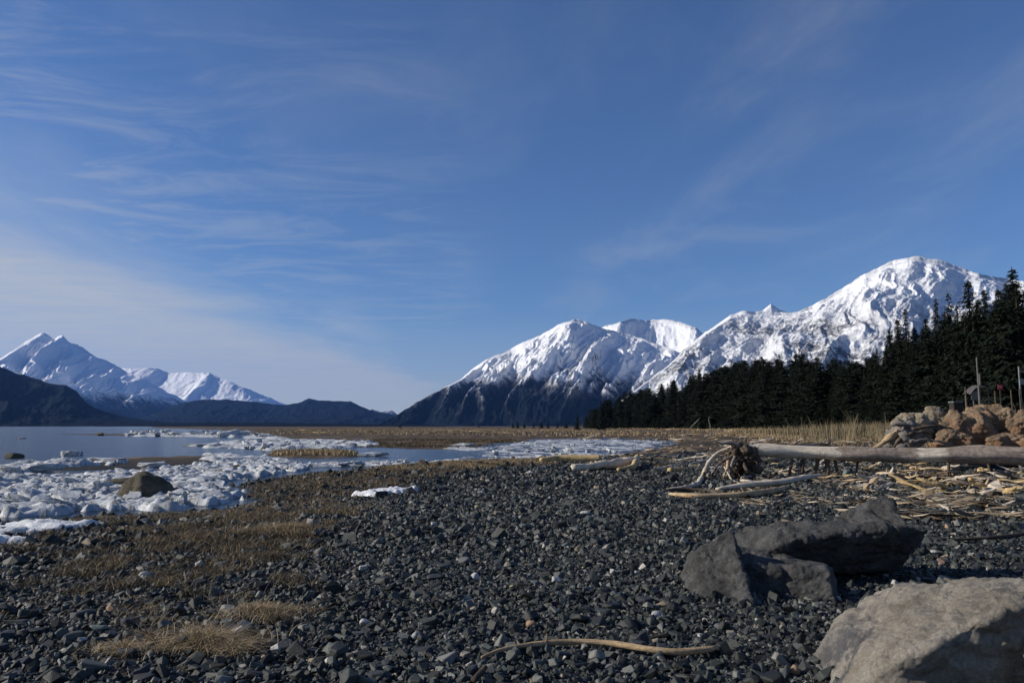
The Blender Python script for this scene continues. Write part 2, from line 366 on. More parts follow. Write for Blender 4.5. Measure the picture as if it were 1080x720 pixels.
# ------------------------------------------------------------------ mountains
def mtn_mat(name, snow0, snow1, rockbias=0., forest=(.006, .01, .015), gully=.0, crag=None):
    m = NT(name); g = m.n('ShaderNodeNewGeometry'); sp = m.n('ShaderNodeSeparateXYZ'); m.l(g.outputs['Position'], sp.inputs[0])
    nv = m.n('ShaderNodeSeparateXYZ'); m.l(g.outputs['True Normal'], nv.inputs[0]); P = g.outputs['Position']
    big = m.noise(.0013, 8, .65, P); med = m.noise(.006, 9, .75, P); fine = m.noise(.03, 6, .75, m.scale(P, (1, 1, .45)))
    zz = m.math('ADD', sp.outputs[2], m.math('MULTIPLY', m.math('SUBTRACT', big, .5), 420))
    zz = m.math('ADD', zz, m.math('MULTIPLY', m.math('SUBTRACT', med, .5), 640)); zz = m.math('ADD', zz, m.math('MULTIPLY', m.attr('gully'), -150+gully))
    alt = m.map(zz, snow0, snow1)
    steep = m.math('ADD', nv.outputs[2], m.math('ADD', m.math('MULTIPLY', m.math('SUBTRACT', fine, .5), .9), m.math('MULTIPLY', m.math('SUBTRACT', med, .5), .7)))
    hold = m.map(sp.outputs[2], snow0, snow1*2.4, .16+rockbias, -.12+rockbias, 'LINEAR')
    sn = m.math('MULTIPLY', alt, m.map(m.math('SUBTRACT', steep, hold), .28, .42))
    if crag:                         # bare rock bands between two heights, broken by fine snow
        band = m.math('MULTIPLY', m.map(sp.outputs[2], crag[0], crag[0]+120), m.map(sp.outputs[2], crag[1], crag[1]-260))
        pt = m.map(m.noise(.0016, 4, .55, P), .42, .58); cr = m.noise(.018, 8, .8, m.scale(P, (1, .6, 1.6)))
        k1 = m.math('MULTIPLY', m.math('MULTIPLY', band, m.math('ADD', .25, m.math('MULTIPLY', pt, .75))), m.map(cr, .41, .54))
        sn = m.math('MULTIPLY', sn, m.math('SUBTRACT', 1, m.math('MULTIPLY', k1, .92)))
    rock = m.ramp(med, [(.35, (.028, .031, .038)), (.6, (.07, .075, .084))])
    base = m.mix(m.map(zz, snow0-130, snow0+50), forest, rock)
    c = m.mix(sn, base, m.ramp(fine, [(.3, (.62, .64, .68)), (.6, (.84, .85, .86))]))
    b = m.bump(med, .6, 35); m.bump(fine, .7, 7, b)
    return m.fin(c, .9, .02)
def mountain(name, pts, Y0, Yf, Yb, mat, seed, diag=0, gain=.6, fnw=.012, ls=34., st=3.4, a2=.22, rough=.12, pw=1.15, jag=1.0, nu=None, rows=(150, 30), wav=.05, **tags):
    pts = np.array(pts, float); u0, u1 = pts[0, 0], pts[-1, 0]; nu = nu or int((u1-u0)*1.1)
    U = np.linspace(u0, u1, nu); T = np.concatenate([np.linspace(0, 1, rows[0]), 1+np.linspace(0, 1, rows[1])[1:]])
    s0 = Y0/FPX
    def sky(u):
        return np.interp(u, pts[:, 0], pts[:, 1])
    def yc(u): return Y0*(1+wav*fbm(u/70., seed*3.1, 0, 3, seed))
    def zc(u):
        py = sky(u) + jag*(fbm(u/9., seed+.5, 0, 4, seed+3))*np.clip((449-sky(u))/20, 0, 1)
        b = CP+(py-360)/FPX*SP; c = SP-(py-360)/FPX*CP
        return CH+c/b*yc(u)
    UU, TT = np.meshgrid(U, T)
    t = np.minimum(TT, 1)
    front = Yf*(1+.06*fbm(UU/60., seed+9., 0, 2, seed)); Yc = yc(UU)
    YY = np.where(TT <= 1, front+(Yc-front)*t, Yc+(Yb-Y0)*(TT-1))
    py = sky(UU); b = CP+(py-360)/FPX*SP
    k = (U-540)/FPX; kk = np.broadcast_to(k[None], UU.shape)/b
    XX = kk*YY
    # spurs run down the slope diagonally: crest height sampled sideways, plus ridged relief stretched along the fall line
    wrp = fbm(XX/(s0*60), YY/(s0*120), seed, 3, seed+1)
    us = UU + diag*(1-t)**1.2 + 14*wrp*(1-t)*t*4
    hz = np.maximum(zc(us)-CH, 0)
    back = np.clip(TT-1, 0, 1)
    prof = np.where(TT <= 1, t**pw, (1-back)**1.3)
    lat = UU + diag*(1-t)
    win = np.where(TT <= 1, (4*t*(1-t))**.6*.9+.0, np.minimum(back*6, 1)*.4)
    rg = ridged(lat/ls+wrp*.3, t*.9+seed, wrp*.4, 8, seed+5, gain-.05); rg2 = ridged(lat/(ls*.3)+wrp, t*st, seed, 6, seed+7, gain)
    Z = hz*prof + win*hz.max()*rough*((rg-.5)*1.5+(rg2-.5)*a2)*np.clip(hz/hz.max()*2.2, 0, 1)
    fn = fbm(XX/(s0*7), YY/(s0*14), 0, 6, seed+20, .62)
    Z = Z + hz.max()*fnw*fn*np.clip(hz/hz.max()*3, 0, 1)*np.where(TT < .985, 1, .25)
    # the crest stays the highest line as the slope faces the valley
    lim = (zc(UU)-CH)*YY/Yc
    over = Z-lim; Z = np.where((TT < .999) & (over > -lim*.03), lim*.97+np.tanh((over+lim*.03)/(lim*.12+1))*lim*.028, Z)
    Z = Z+CH-np.where(TT <= 1, 0, 0); Z = np.where((TT == 0) | (TT == 2), -25, Z)
    V = np.stack([XX, YY, Z], -1).reshape(-1, 3); n1, n2 = UU.shape
    i = np.arange(n1-1)[:, None]*n2+np.arange(n2-1)[None]
    F = np.stack([i, i+1, i+1+n2, i+n2], -1).reshape(-1, 4)
    me = mesh_np(name, V, F, True, dict(gully=(1-rg).ravel()))
    return link(name, me, mat, **tags)
K = dict(kind='structure')
MM1 = mtn_mat('snow_forest_slope_near', 60, 230, -.2, gully=150, crag=(180, 900)); MM2 = mtn_mat('snow_forest_slope', 120, 330, -.14, gully=-130); MM3 = mtn_mat('snow_forest_slope_far', 280, 480, -.24, gully=60)
MM4 = mtn_mat('dark_wooded_slope', 5000, 6000, forest=(.006, .01, .014))
mountain('snowy_mountain', [(590, 449), (612, 446), (640, 432), (660, 419), (690, 396), (705, 385), (718, 372), (730, 362), (740, 353), (755, 343), (770, 332), (785, 328), (800, 328), (820, 329), (835, 330), (850, 325), (862, 319), (885, 306), (905, 293), (925, 282), (945, 274), (965, 270), (985, 273), (995, 275), (1010, 281), (1030, 288), (1050, 292), (1065, 294), (1080, 297), (1120, 305), (1180, 330), (1260, 370), (1400, 449)],
         6500, 3300, 8200, MM1, 3, diag=95, gain=.53, fnw=.005, ls=52., st=1.3, a2=.2, rough=.062, pw=1.0, nu=1250, rows=(300, 40), **K)
mountain('snowy_mountain', [(770, 345), (795, 333), (805, 327), (813, 320), (822, 327), (840, 331), (860, 345), (900, 380)], 9000, 8200, 9900, MM1, 31, diag=5, rough=.05, nu=240, rows=(60, 12), wav=.0, **K)
mountain('snowy_mountain', [(395, 449), (415, 440), (430, 430), (447, 420), (470, 408), (485, 400), (500, 388), (515, 378), (530, 372), (545, 364), (560, 357), (575, 351), (590, 342), (605, 337), (613, 337), (622, 341), (633, 345), (645, 348), (665, 353), (690, 362), (720, 372), (760, 390), (800, 405), (900, 449)],
         9000, 5200, 11000, MM2, 8, diag=75, gain=.54, fnw=.008, ls=36., st=1.6, rough=.12, pw=.95, nu=800, rows=(220, 30), **K)
mountain('snowy_mountain', [(560, 449), (600, 380), (625, 349), (640, 343), (650, 341), (660, 338), (668, 336), (680, 338), (690, 337), (705, 337), (720, 340), (733, 345), (742, 352), (790, 380), (860, 449)],
         12000, 9500, 13500, MM2, 12, diag=25, rough=.1, gain=.54, fnw=.008, **K)
mountain('snowy_mountain', [(-260, 449), (-160, 410), (-80, 400), (-30, 388), (0, 378), (12, 371), (25, 362), (38, 353), (44, 351), (50, 353), (57, 358), (61, 355), (66, 353), (75, 362), (82, 363), (95, 372), (105, 378), (120, 384), (133, 391), (150, 399), (165, 408), (185, 417), (205, 428), (235, 440), (265, 449)],
         14500, 8500, 16500, MM3, 17, diag=95, rough=.12, pw=1.1, jag=1.3, gain=.5, fnw=.006, ls=26., st=1.2, nu=900, rows=(240, 30), **K)
mountain('snowy_mountain', [(60, 449), (90, 410), (115, 390), (133, 388), (150, 388), (165, 389), (180, 393), (200, 393), (220, 393), (235, 399), (255, 407), (275, 415), (298, 425), (330, 440), (350, 449)],
         18500, 14500, 21000, MM3, 19, diag=40, rough=.08, pw=.9, jag=1.2, gain=.5, fnw=.005, ls=40., st=1.2, **K)
mountain('wooded_hills', [(100, 449), (150, 440), (175, 432), (190, 425), (215, 421), (240, 421), (270, 424), (300, 427), (318, 424), (326, 420), (335, 422), (350, 423), (370, 423), (380, 428), (395, 434), (410, 436), (425, 441), (440, 449)],
         10500, 7500, 12000, MM4, 23, diag=15, rough=.1, jag=.6, **K)
mountain('snowy_mountain', [(360, 449), (385, 436), (392, 431), (402, 434), (412, 432), (425, 440), (440, 449)], 20000, 18000, 22000, MM3, 27, diag=5, rough=.05, nu=160, rows=(40, 12), **K)
mountain('wooded_hill', [(-420, 449), (-300, 392), (-140, 368), (-40, 380), (0, 386), (15, 393), (25, 395), (40, 400), (55, 405), (70, 406), (80, 412), (92, 425), (100, 430), (115, 435), (130, 439), (160, 443.5), (190, 446.5), (230, 449)],
         5200, 3600, 6800, MM4, 29, diag=30, rough=.08, jag=.8, **K)
# low wooded shore across the water
mountain('wooded_shore', [(100, 448.8), (135, 446.6), (200, 445.8), (280, 445.6), (340, 446.5), (420, 447.6), (470, 448.8)], 3300, 3000, 3700, MM4, 41, diag=0, rough=.02, jag=.5, rows=(20, 8), wav=.01, **K)

# ------------------------------------------------------------------ haze
hx0, hx1, hy0, hy1, hz0, hz1 = -16500, 14500, -2500, 31000-500, -30., 2300.
bm = bmesh.new(); bmesh.ops.create_cube(bm, size=1)
for vv in bm.verts: vv.co = Vector((hx0 if vv.co.x < 0 else hx1, hy0 if vv.co.y < 0 else hy1, hz0 if vv.co.z < 0 else hz1))
me = bpy.data.meshes.new('haze'); bm.to_mesh(me); bm.free()
hm = bpy.data.materials.new('haze'); hm.use_nodes = True; ht = hm.node_tree; ht.nodes.clear()
pv = ht.nodes.new('ShaderNodeVolumePrincipled'); pv.inputs['Color'].default_value = (.16, .38, 1, 1); pv.inputs['Density'].default_value = HAZE = 1.7e-5
pv.inputs['Anisotropy'].default_value = .2
ho = ht.nodes.new('ShaderNodeOutputMaterial'); ht.links.new(pv.outputs[0], ho.inputs['Volume'])
link('haze', me, hm, kind='stuff')

# ------------------------------------------------------------------ stones: angular hulls
def hull(npts, seed, flat=.55, box=.5):
    rg = np.random.default_rng(seed)
    p = rg.normal(size=(npts, 3)); p /= np.linalg.norm(p, axis=1)[:, None]
    q = p/np.max(np.abs(p), axis=1)[:, None]; p = p*(1-box)+q*box*.8
    p *= rg.uniform(.75, 1.12, (npts, 1)); p *= [1, rg.uniform(.5, .85), rg.uniform(flat*.6, flat*1.25)]
    bm = bmesh.new(); vs = [bm.verts.new(v) for v in p]; bmesh.ops.convex_hull(bm, input=vs)
    bmesh.ops.delete(bm, geom=[v for v in bm.verts if not v.link_faces], context='VERTS'); bm.normal_update()
    bmesh.ops.triangulate(bm, faces=bm.faces); bm.verts.index_update()
    V = np.array([v.co for v in bm.verts]); F = np.array([[v.index for v in f.verts] for f in bm.faces]); bm.free(); return V/1.0, F
def shard(n, seed, th, bev=0):
    rg = np.random.default_rng(seed); a = np.sort(rg.uniform(0, 2*PI, n)); asp = rg.uniform(.5, .9)
    tp = np.stack([np.cos(a)*rg.uniform(.6, 1, n), np.sin(a)*asp*rg.uniform(.6, 1, n), th*rg.uniform(.5, 1.2, n)], 1)
    bt = np.stack([np.cos(a+.3)*rg.uniform(.7, 1.1, n), np.sin(a+.3)*asp*rg.uniform(.7, 1.1, n), -th*rg.uniform(.5, 1.1, n)], 1)
    bm = bmesh.new(); vs = [bm.verts.new(v) for v in np.vstack([tp, bt])]; bmesh.ops.convex_hull(bm, input=vs)
    bmesh.ops.delete(bm, geom=[v for v in bm.verts if not v.link_faces], context='VERTS')
    if bev: bmesh.ops.dissolve_limit(bm, angle_limit=.12, verts=bm.verts, edges=bm.edges); bmesh.ops.bevel(bm, geom=bm.edges[:], offset=bev, segments=1, affect='EDGES', clamp_overlap=True)
    bmesh.ops.triangulate(bm, faces=bm.faces); bm.verts.index_update()
    V = np.array([v.co for v in bm.verts]); F = np.array([[v.index for v in f.verts] for f in bm.faces]); bm.free(); return V, F
def eul(a, b, c):          # batch rotation Rz(c) Ry(b) Rx(a)
    ca, sa, cb, sb, cc, s_ = np.cos(a), np.sin(a), np.cos(b), np.sin(b), np.cos(c), np.sin(c)
    M = np.empty((len(a), 3, 3))
    M[:, 0, 0] = cc*cb; M[:, 0, 1] = cc*sb*sa-s_*ca; M[:, 0, 2] = cc*sb*ca+s_*sa
    M[:, 1, 0] = s_*cb; M[:, 1, 1] = s_*sb*sa+cc*ca; M[:, 1, 2] = s_*sb*ca-cc*sa
    M[:, 2, 0] = -sb; M[:, 2, 1] = cb*sa; M[:, 2, 2] = cb*ca
    return M
def scatter(temps, P, S, M, rnd):
    VV = []; FF = []; RR = []; off = 0; pick = RNG.integers(0, len(temps), len(P))
    for k, (tv, tf) in enumerate(temps):
        q = np.where(pick == k)[0]
        if not len(q): continue
        v = np.einsum('nij,vj->nvi', M[q], tv)*S[q][:, None, None]+P[q][:, None, :]
        VV.append(v.reshape(-1, 3)); FF.append((tf[None]+(off+np.arange(len(q))*len(tv))[:, None, None]).reshape(-1, tf.shape[1]))
        RR.append(np.repeat(rnd[q], len(tv))); off += len(q)*len(tv)
    return np.concatenate(VV), np.concatenate(FF), np.concatenate(RR)
def fan(n, r0, r1, half=41):
    r = np.sqrt(RNG.uniform(r0*r0, r1*r1, n)); a = RNG.uniform(-half, half, n)*PI/180
    return r*np.sin(a), r*np.cos(a)
near_t = [shard((4, 5, 6, 7)[k % 4], 100+k, (.22, .36, .5, .3)[k % 4], (.05, .09, .13)[k % 3]) for k in range(36)]; far_t = [shard((4, 5, 6)[k % 3], 200+k, (.25, .4, .55)[k % 3]) for k in range(16)]
def gravel(n, r0, r1, med, sig, temps, lift=.25, half=41, skip=None):
    x, y = fan(n, r0, r1, half)
    if skip: k = ~((np.hypot(x, y) > skip) & (np.abs(np.arctan2(x, y)) < math.radians(40))); x, y = x[k], y[k]
    d = sdf(L1, x, y); g = sdf(BANK, x, y)
    dens = sst(-.8, 1.5, d)*(1-sst(6, 12, g)*.93)*(1-.9*sst(34, 50, y-.15*x))
    dens = dens*(1-.55*weed(x, y)); k = RNG.random(len(x)) < dens; x, y = x[k], y[k]; n = len(x)
    S = med*np.exp(RNG.normal(0, sig, n))/2; S = np.minimum(S, med*1.7)
    Pz = H(x, y)+S*lift*RNG.uniform(-.6, 1.3, n)
    M = eul(RNG.normal(0, .5, n), RNG.normal(0, .5, n), RNG.uniform(0, 2*PI, n))
    return scatter(temps, np.stack([x, y, Pz], 1), S, M, RNG.random(n))
parts = [gravel(36000, 4, 10, .059, .48, near_t), gravel(52000, 4, 10, .042, .4, far_t, .1), gravel(70000, 10, 20, .074, .45, far_t), gravel(44000, 20, 42, .12, .45, far_t), gravel(64000, 1, 13, .066, .45, far_t, half=80, skip=4), gravel(1200, 4, 22, .115, .25, near_t, .4)]
off = 0; VV, FF, RR = [], [], []
for v_, f_, r_ in parts: VV.append(v_); FF.append(f_+off); RR.append(r_); off += len(v_)
me = mesh_np('gravel', np.concatenate(VV), np.concatenate(FF), False, dict(rnd=np.concatenate(RR))); link('gravel', me, MGRAV, kind='stuff')

# single stones that stand out
def round_stone(seed, flat=.6):
    bm = bmesh.new(); bmesh.ops.create_icosphere(bm, subdivisions=3, radius=1); rg = random.Random(seed)
    sx, sy, sz = 1, rg.uniform(.65, .9), flat*rg.uniform(.85, 1.1); V = np.array([v.co for v in bm.verts])
    pl = [Vector([rg.gauss(0, 1) for _ in range(3)]).normalized() for _ in range(9)]; D = [rg.uniform(.5, .85) for _ in pl]
    for v in bm.verts:
        for n_, d_ in zip(pl, D):
            e = v.co.dot(n_)-d_
            if e > 0: v.co -= n_*e*.97
    C = np.array([v.co for v in bm.verts]); nn = fbm(C[:, 0]*1.3, C[:, 1]*1.3, C[:, 2]*1.3+seed, 4, seed)
    for v, q in zip(bm.verts, nn): v.co *= 1+.06*q; v.co = Vector((v.co.x*sx, v.co.y*sy, v.co.z*sz))
    me = bpy.data.meshes.new('stone'); bm.to_mesh(me); bm.free(); me.polygons.foreach_set('use_smooth', np.ones(len(me.polygons), bool)); return me
def put_stone(px, py, wpx, mat, label, seed, flat=.65, name='stone', cat='stone', group=None, up=.35):
    p = hit(px, py); dist = (p-Vector((0, 0, CH))).length; s = wpx/FPX*dist/2
    me = round_stone(seed, flat); me.transform(Matrix.Scale(s, 4))
    o = link(name, me, mat, None, (p.x, p.y, p.z+s*flat*up+.015), label=label, category=cat); o.rotation_euler = (random.uniform(-.2, .2), random.uniform(-.2, .2), random.uniform(0, 6))
    if group: o['group'] = group
    return o
ST = [(502, 612, 13, MS_PALE, 'round pale grey cobble, whitest stone in the middle of the gravel', .8), (563, 617, 13, MS_GREY, 'light grey flat pebble between two rounder pale cobbles in mid gravel', .5),
      (587, 615, 13, MS_PALE, 'pale cobble with a dark stone leaning on it, in the middle of the gravel', .8), (691, 653, 15, MS_PALE, 'large white cobble on the gravel above the right end of the bleached stick', .6),
      (672, 607, 10, MS_PALE, 'small square bluish white stone left of the dark slab boulder', .8), (492, 595, 21, MS_GREY, 'broad flat grey stone in the middle of the beach', .45),
      (617, 543, 11, MS_PALE, 'light elongated pebble far up the gravel towards the root wad', .5), (543, 547, 12, MS_GREY, 'pointed light grey stone on the upper gravel below the yellow logs', .5),
      (118, 648, 15, MS_TAN, 'orange tan stone standing in the dark shingle at lower left', .8), (104, 666, 17, MS_GREEN, 'leaning grey green flat stone just below the orange tan one', .5),
      (153, 610, 12, MS_PALE, 'pale pebble lying beside the flattened brown grass at left', .7), (343, 633, 11, MS_RED, 'rust coloured pebble on dark shingle right of the grass tufts', .9),
      (337, 585, 12, MS_GREY, 'rounded light grey stone at the right edge of the dead grass', .8), (503, 537, 9, MS_OCHRE, 'small yellow ochre pebble on the upper gravel', .6),
      (999, 558, 9, MS_TAN, 'small orange white pebble right of the dark slab boulder', .8), (760, 666, 14, MS_GREY, 'rounded light stone below the dark slab boulder', .8),
      (838, 712, 12, MS_TAN, 'tan stone at the left foot of the big tan boulder', .9), (893, 503, 10, MS_GREEN, 'grey green rounded stone standing under the long log', 1.0),
      (992, 596, 12, MS_RED, 'reddish pebble between the two big boulders', .8), (439, 674, 10, MS_PALE, 'small bright white pebble below the mid gravel, left of the stick', .7),
      (385, 660, 13, MS_PALE, 'pale speckled cobble in the lower left gravel near the grass tufts', .7), (560, 662, 12, MS_TAN, 'small buff stone above the left half of the bleached stick', .8),
      (540, 622, 8, MS_OCHRE, 'tiny ochre pebble below the pair of pale cobbles', .7), (597, 585, 9, MS_GREY, 'light grey chip among dark stones in mid beach', .5),
      (250, 650, 20, MS_DARK, 'dark flat stone beside the rust and tan grass tufts', .4), (460, 612, 22, MS_DARK, 'broad dark slab stone below the flat grey one', .4),
      (88, 651, 26, MS_DARK, 'long grey black slab stone left of the orange tan stone', .4), (735, 545, 11, MS_GREY, 'light grey stone left of the dark slab boulder top', .6)]
for k, (px, py, wpx, mt, lb, fl) in enumerate(ST): put_stone(px, py, wpx, mt, lb, 300+k, fl)
# larger dark cobbles: copies of six shapes
def cob(k):
    v_, f_ = shard(6+k % 3, 430+k, .42, .1); return mesh_np('cobble', v_, f_, False)
cm_ = [cob(k) for k in range(6)]; rs = random.Random(5)
first = []
for k in range(110):
    px, py = rs.uniform(-20, 1090), 520+200*rs.random()**.8
    if px > 700 and py > 520 or (px < 330 and py < 540): continue
    p = hit(px, py); s = rs.uniform(.06, .1)
    if first and len(first) >= 6: o = first[k % 6].copy(); COL.objects.link(o)
    else: o = link('cobble', cm_[len(first)], MS_DARK); first.append(o)
    o.location = (p.x, p.y, p.z+s*.18); o.scale = (s, s, s*rs.uniform(.7, 1)); o.rotation_euler = (rs.gauss(0, .15), rs.gauss(0, .15), rs.uniform(0, 6))
    o['label'] = 'larger dark grey angular cobble lying among the smaller black beach shingle'; o['category'] = 'cobble'; o['group'] = 'larger dark cobbles among the shingle'

# ------------------------------------------------------------------ boulders
def star(planes, c=(0, 0, 0), soft=14, sub=5):
    """rounded block bounded by planes (normal, distance) round its centre"""
    bm = bmesh.new(); bmesh.ops.create_icosphere(bm, subdivisions=sub, radius=1)
    D = np.array([v.co for v in bm.verts]); N = np.array([Vector(p[:3]).normalized() for p in planes]); h = np.array([p[3] for p in planes])
    q = np.maximum(D@N.T, 0)/h; r = 1/np.power((q**soft).sum(1), 1/soft)
    for v, rr in zip(bm.verts, r): v.co = v.co*float(rr)+Vector(c)
    me = bpy.data.meshes.new('s'); bm.to_mesh(me); bm.free(); return me
def fuse(name, meshes, voxel, amp, freq, seed, crag=.5, smooth=True):
    bm = bmesh.new()
    for q in meshes: bm.from_mesh(q)
    me = bpy.data.meshes.new(name); bm.to_mesh(me); bm.free()
    o = bpy.data.objects.new('tmp', me); COL.objects.link(o)
    md = o.modifiers.new('r', 'REMESH'); md.mode = 'VOXEL'; md.voxel_size = voxel
    sm = o.modifiers.new('s', 'SMOOTH'); sm.iterations = 2; sm.factor = .5
    dg = bpy.context.evaluated_depsgraph_get(); dg.update(); r = bpy.data.meshes.new_from_object(o.evaluated_get(dg))
    bpy.data.objects.remove(o); n = len(r.vertices); C = np.empty(n*3, np.float32); r.vertices.foreach_get('co', C); C = C.reshape(-1, 3).astype(float)
    Nn = np.empty(n*3, np.float32); r.vertex_normals.foreach_get('vector', Nn); Nn = Nn.reshape(-1, 3)
    x, y, z = C.T*freq
    a = fbm(x, y, z, 7, seed, .6)*.7 - crag*(ridged(x*.9+3, y*.9, z*1.6, 5, seed+3)-.5) + .35*(np.abs(noise(x*1.1, y*1.1, z*3.2, seed+8)))
    C = C+Nn*(a*amp)[:, None]
    r.vertices.foreach_set('co', C.astype(np.float32).ravel()); r.name = name
    r.polygons.foreach_set('use_smooth', np.full(len(r.polygons), smooth)); r.update(); return r
# big tan boulder, bottom right
bg = star([(-1, .2, .62, .72), (-1, -.2, .05, 1.22), (-.45, .1, 1, .47), (.02, .25, 1, .54), (.15, -.3, 1, .6), (.12, -1, -.2, .33), (-.3, -1, -.1, .62), (.55, -1, .15, .62), (1, .2, .3, 1.5), (.1, 1, .1, 1.0), (0, 0, -1, .5), (-.6, 1, .3, .95)], soft=22, sub=6)
bg2 = star([(-.3, -.5, 1, .17), (1, 0, 0, .6), (-1, 0, .1, .4), (0, 1, 0, .5), (.1, -1, .25, .33), (0, 0, -1, .5), (.5, .3, 1, .16)], (.42, -.12, .26), 12)
bg3 = star([(-.3, -.5, .9, .22), (1, 0, 0, .5), (-1, 0, .2, .26), (0, 1, 0, .4), (-.2, -1, .0, .3), (0, 0, -1, .3), (.4, .3, 1, .2)], (.8, -.36, .18), 12)
bg4 = star([(-.3, -.3, 1, .12), (1, 0, 0, .35), (-1, -.3, 0, .2), (0, 1, 0, .3), (.2, -1, 0, .2), (0, 0, -1, .3)], (.15, -.38, .24), 12)
me = fuse('boulder', [bg, bg2, bg3, bg4], .014, .045, 2.8, 5, 1.1)
o = link('boulder', me, MB_BIG, None, (2.8, 4.86, .03), label='largest boulder, tan grey granite with a lit sloping left face, at the bottom right corner', category='boulder')
# dark slab boulder: low lump in front, long overhanging slab behind
l1 = star([(-1, -.15, .8, .46), (-.5, -1, .6, .33), (.9, -.6, .35, .42), (.1, -.1, 1, .27), (.3, -1, .1, .42), (1, .3, .1, .6), (0, 1, .2, .5), (0, 0, -1, .3), (-1, .2, 0, .62)], (-.52, -.42, .02), 18)
l2 = star([(-.75, -.1, 1, .32), (-.1, -.25, 1, .2), (-1, 0, .2, 1.05), (.1, -1, -.75, .26), (.05, -1, .2, .4), (1, -.2, -.5, .95), (0, 1, .3, .5), (.03, .2, 1, .17), (0, 0, -1, .3)], (.22, .12, .36), 18)
l3 = star([(-.3, -.4, .8, .13), (1, 0, -.3, .26), (-1, 0, .3, .3), (0, -1, 0, .2), (0, 1, 0, .3), (0, 0, -1, .25)], (.9, .25, .37), 10)
l4 = star([(-.4, -1, .5, .17), (1, -.3, .2, .22), (-1, 0, .2, .24), (0, 1, 0, .3), (0, 0, -1, .3), (0, 0, 1, .27)], (-.1, -.76, .0), 12)
l5 = star([(-.6, -.6, .8, .16), (1, -.2, .2, .2), (-1, 0, .2, .3), (0, 1, 0, .3), (0, 0, -1, .3)], (-.85, -.75, .04), 10)
me = fuse('boulder', [l1, l2, l3, l4, l5], .013, .04, 3.8, 9, 1.2)
link('boulder', me, MB_MID, None, (2.78, 8.15, -.03), label='dark grey craggy boulder with a long overhanging slab, its shadow falling to the right', category='boulder')
# low flat rock just behind the big tan boulder
me = fuse('rock', [star([(0, 0, 1, .1), (-1, 0, .4, .45), (1, 0, .3, .5), (0, -1, .3, .25), (0, 1, .3, .25), (0, 0, -1, .2)], (0, 0, 0), 8)], .02, .03, 3, 12)
link('rock', me, MB_MID, None, (3.75, 6.35, .06), label='low flat dark rock just behind the top of the big tan boulder', category='rock')
# brown boulder at the edge of the ice, left
p = hit(156, 531)
me = fuse('boulder', [star([(-1, -.3, .5, .45), (-.3, -1, .5, .45), (.6, -.5, .6, .5), (0, 0, 1, .5), (1, 0, .25, .55), (0, 1, .2, .45), (0, 0, -1, .4), (-.6, -.2, 1, .46), (.6, .1, 1, .46)], (0, 0, .05), 8),
                       star([(0, 0, 1, .18), (1, 0, .4, .3), (-1, 0, 0, .3), (0, 1, 0, .3), (0, -1, .3, .3), (0, 0, -1, .3)], (.5, -.05, -.05), 8)], .03, .07, 1.7, 21)
me.transform(Matrix.Scale(1.25, 4)); link('boulder', me, MB_LEFT, None, (p.x+.5, p.y-1.5, p.z+.38), label='rounded mossy brown boulder at the edge of the shore ice', category='boulder')
for (px, py, w_, h_, lb) in [(130, 523, 46, .45, 'low brown rock lying just left behind the rounded mossy boulder'), (250, 502, 22, .5, 'small low brown rock surrounded by white shore ice'), (192, 518, 14, .5, 'small dark rock just right of the rounded mossy boulder'),
                             (447, 492, 15, .9, 'pointed dark rock on the grassy shore in front of the still pool'), (461, 492, 13, .7, 'squat dark rock right beside the pointed one before the pool'), (15, 487, 20, .5, 'dark rock standing in the water at the far left'),
                             (106, 459.5, 11, .6, 'tiny dark rock on the thin spit far out in the water')]:
    p = hit(px, py); dist = p.y; s = w_/FPX*dist/2
    me = round_stone(int(px), h_); me.transform(Matrix.Scale(s, 4)); link('rock', me, MB_LEFT, None, (p.x, p.y, max(p.z, WATER)+s*h_*.3), label=lb, category='rock')
# lichened outcrop right: separate boulders along the bank
def block(seed, sx, sy, sz, lean=0):
    rg = random.Random(seed); pl = [(0, 0, -1, .8*sz)]
    for k in range(8):
        a = rg.uniform(0, 2*PI); e = rg.uniform(-.1, 1.1); n_ = Vector((math.cos(a)*math.cos(e), math.sin(a)*math.cos(e), math.sin(e)))
        pl.append((*n_, rg.uniform(.62, .95)*math.sqrt((n_.x*sx)**2+(n_.y*sy)**2+(n_.z*sz)**2)))
    for n_, d_ in (((1, 0, 0), sx), ((-1, 0, 0), sx), ((0, 1, 0), sy), ((0, -1, 0), sy), ((0, 0, 1), sz)): pl.append((*n_, d_*.97))
    return star(pl, (0, 0, 0), 24, 4)
RK = [(958, 450, 27.5, 22, 26, MB_GLICH, 'grey weathered boulder at the left end of the lichened rock row'), (985, 447, 28.3, 26, 23, MB_GLICH, 'grey boulder spotted with yellow lichen, second in the rock row'),
      (1011, 453, 27.8, 34, 30, MB_LICH, 'big orange brown boulder in the middle of the lichened rock row'), (1046, 448, 28.4, 36, 28, MB_LICH, 'long orange brown boulder under the thin pole'),
      (1080, 452, 27.6, 30, 27, MB_LICH, 'orange brown boulder cut by the right edge of the picture'), (1125, 452, 28, 34, 26, MB_LICH, 'outermost orange brown boulder of the rock row'), (1000, 464, 26.6, 20, 14, MB_LICH, 'low reddish boulder lying in front of the big orange one'),
      (1062, 466, 26.4, 26, 11, MB_LICH, 'low tan boulder at the foot of the rock row near the log')]
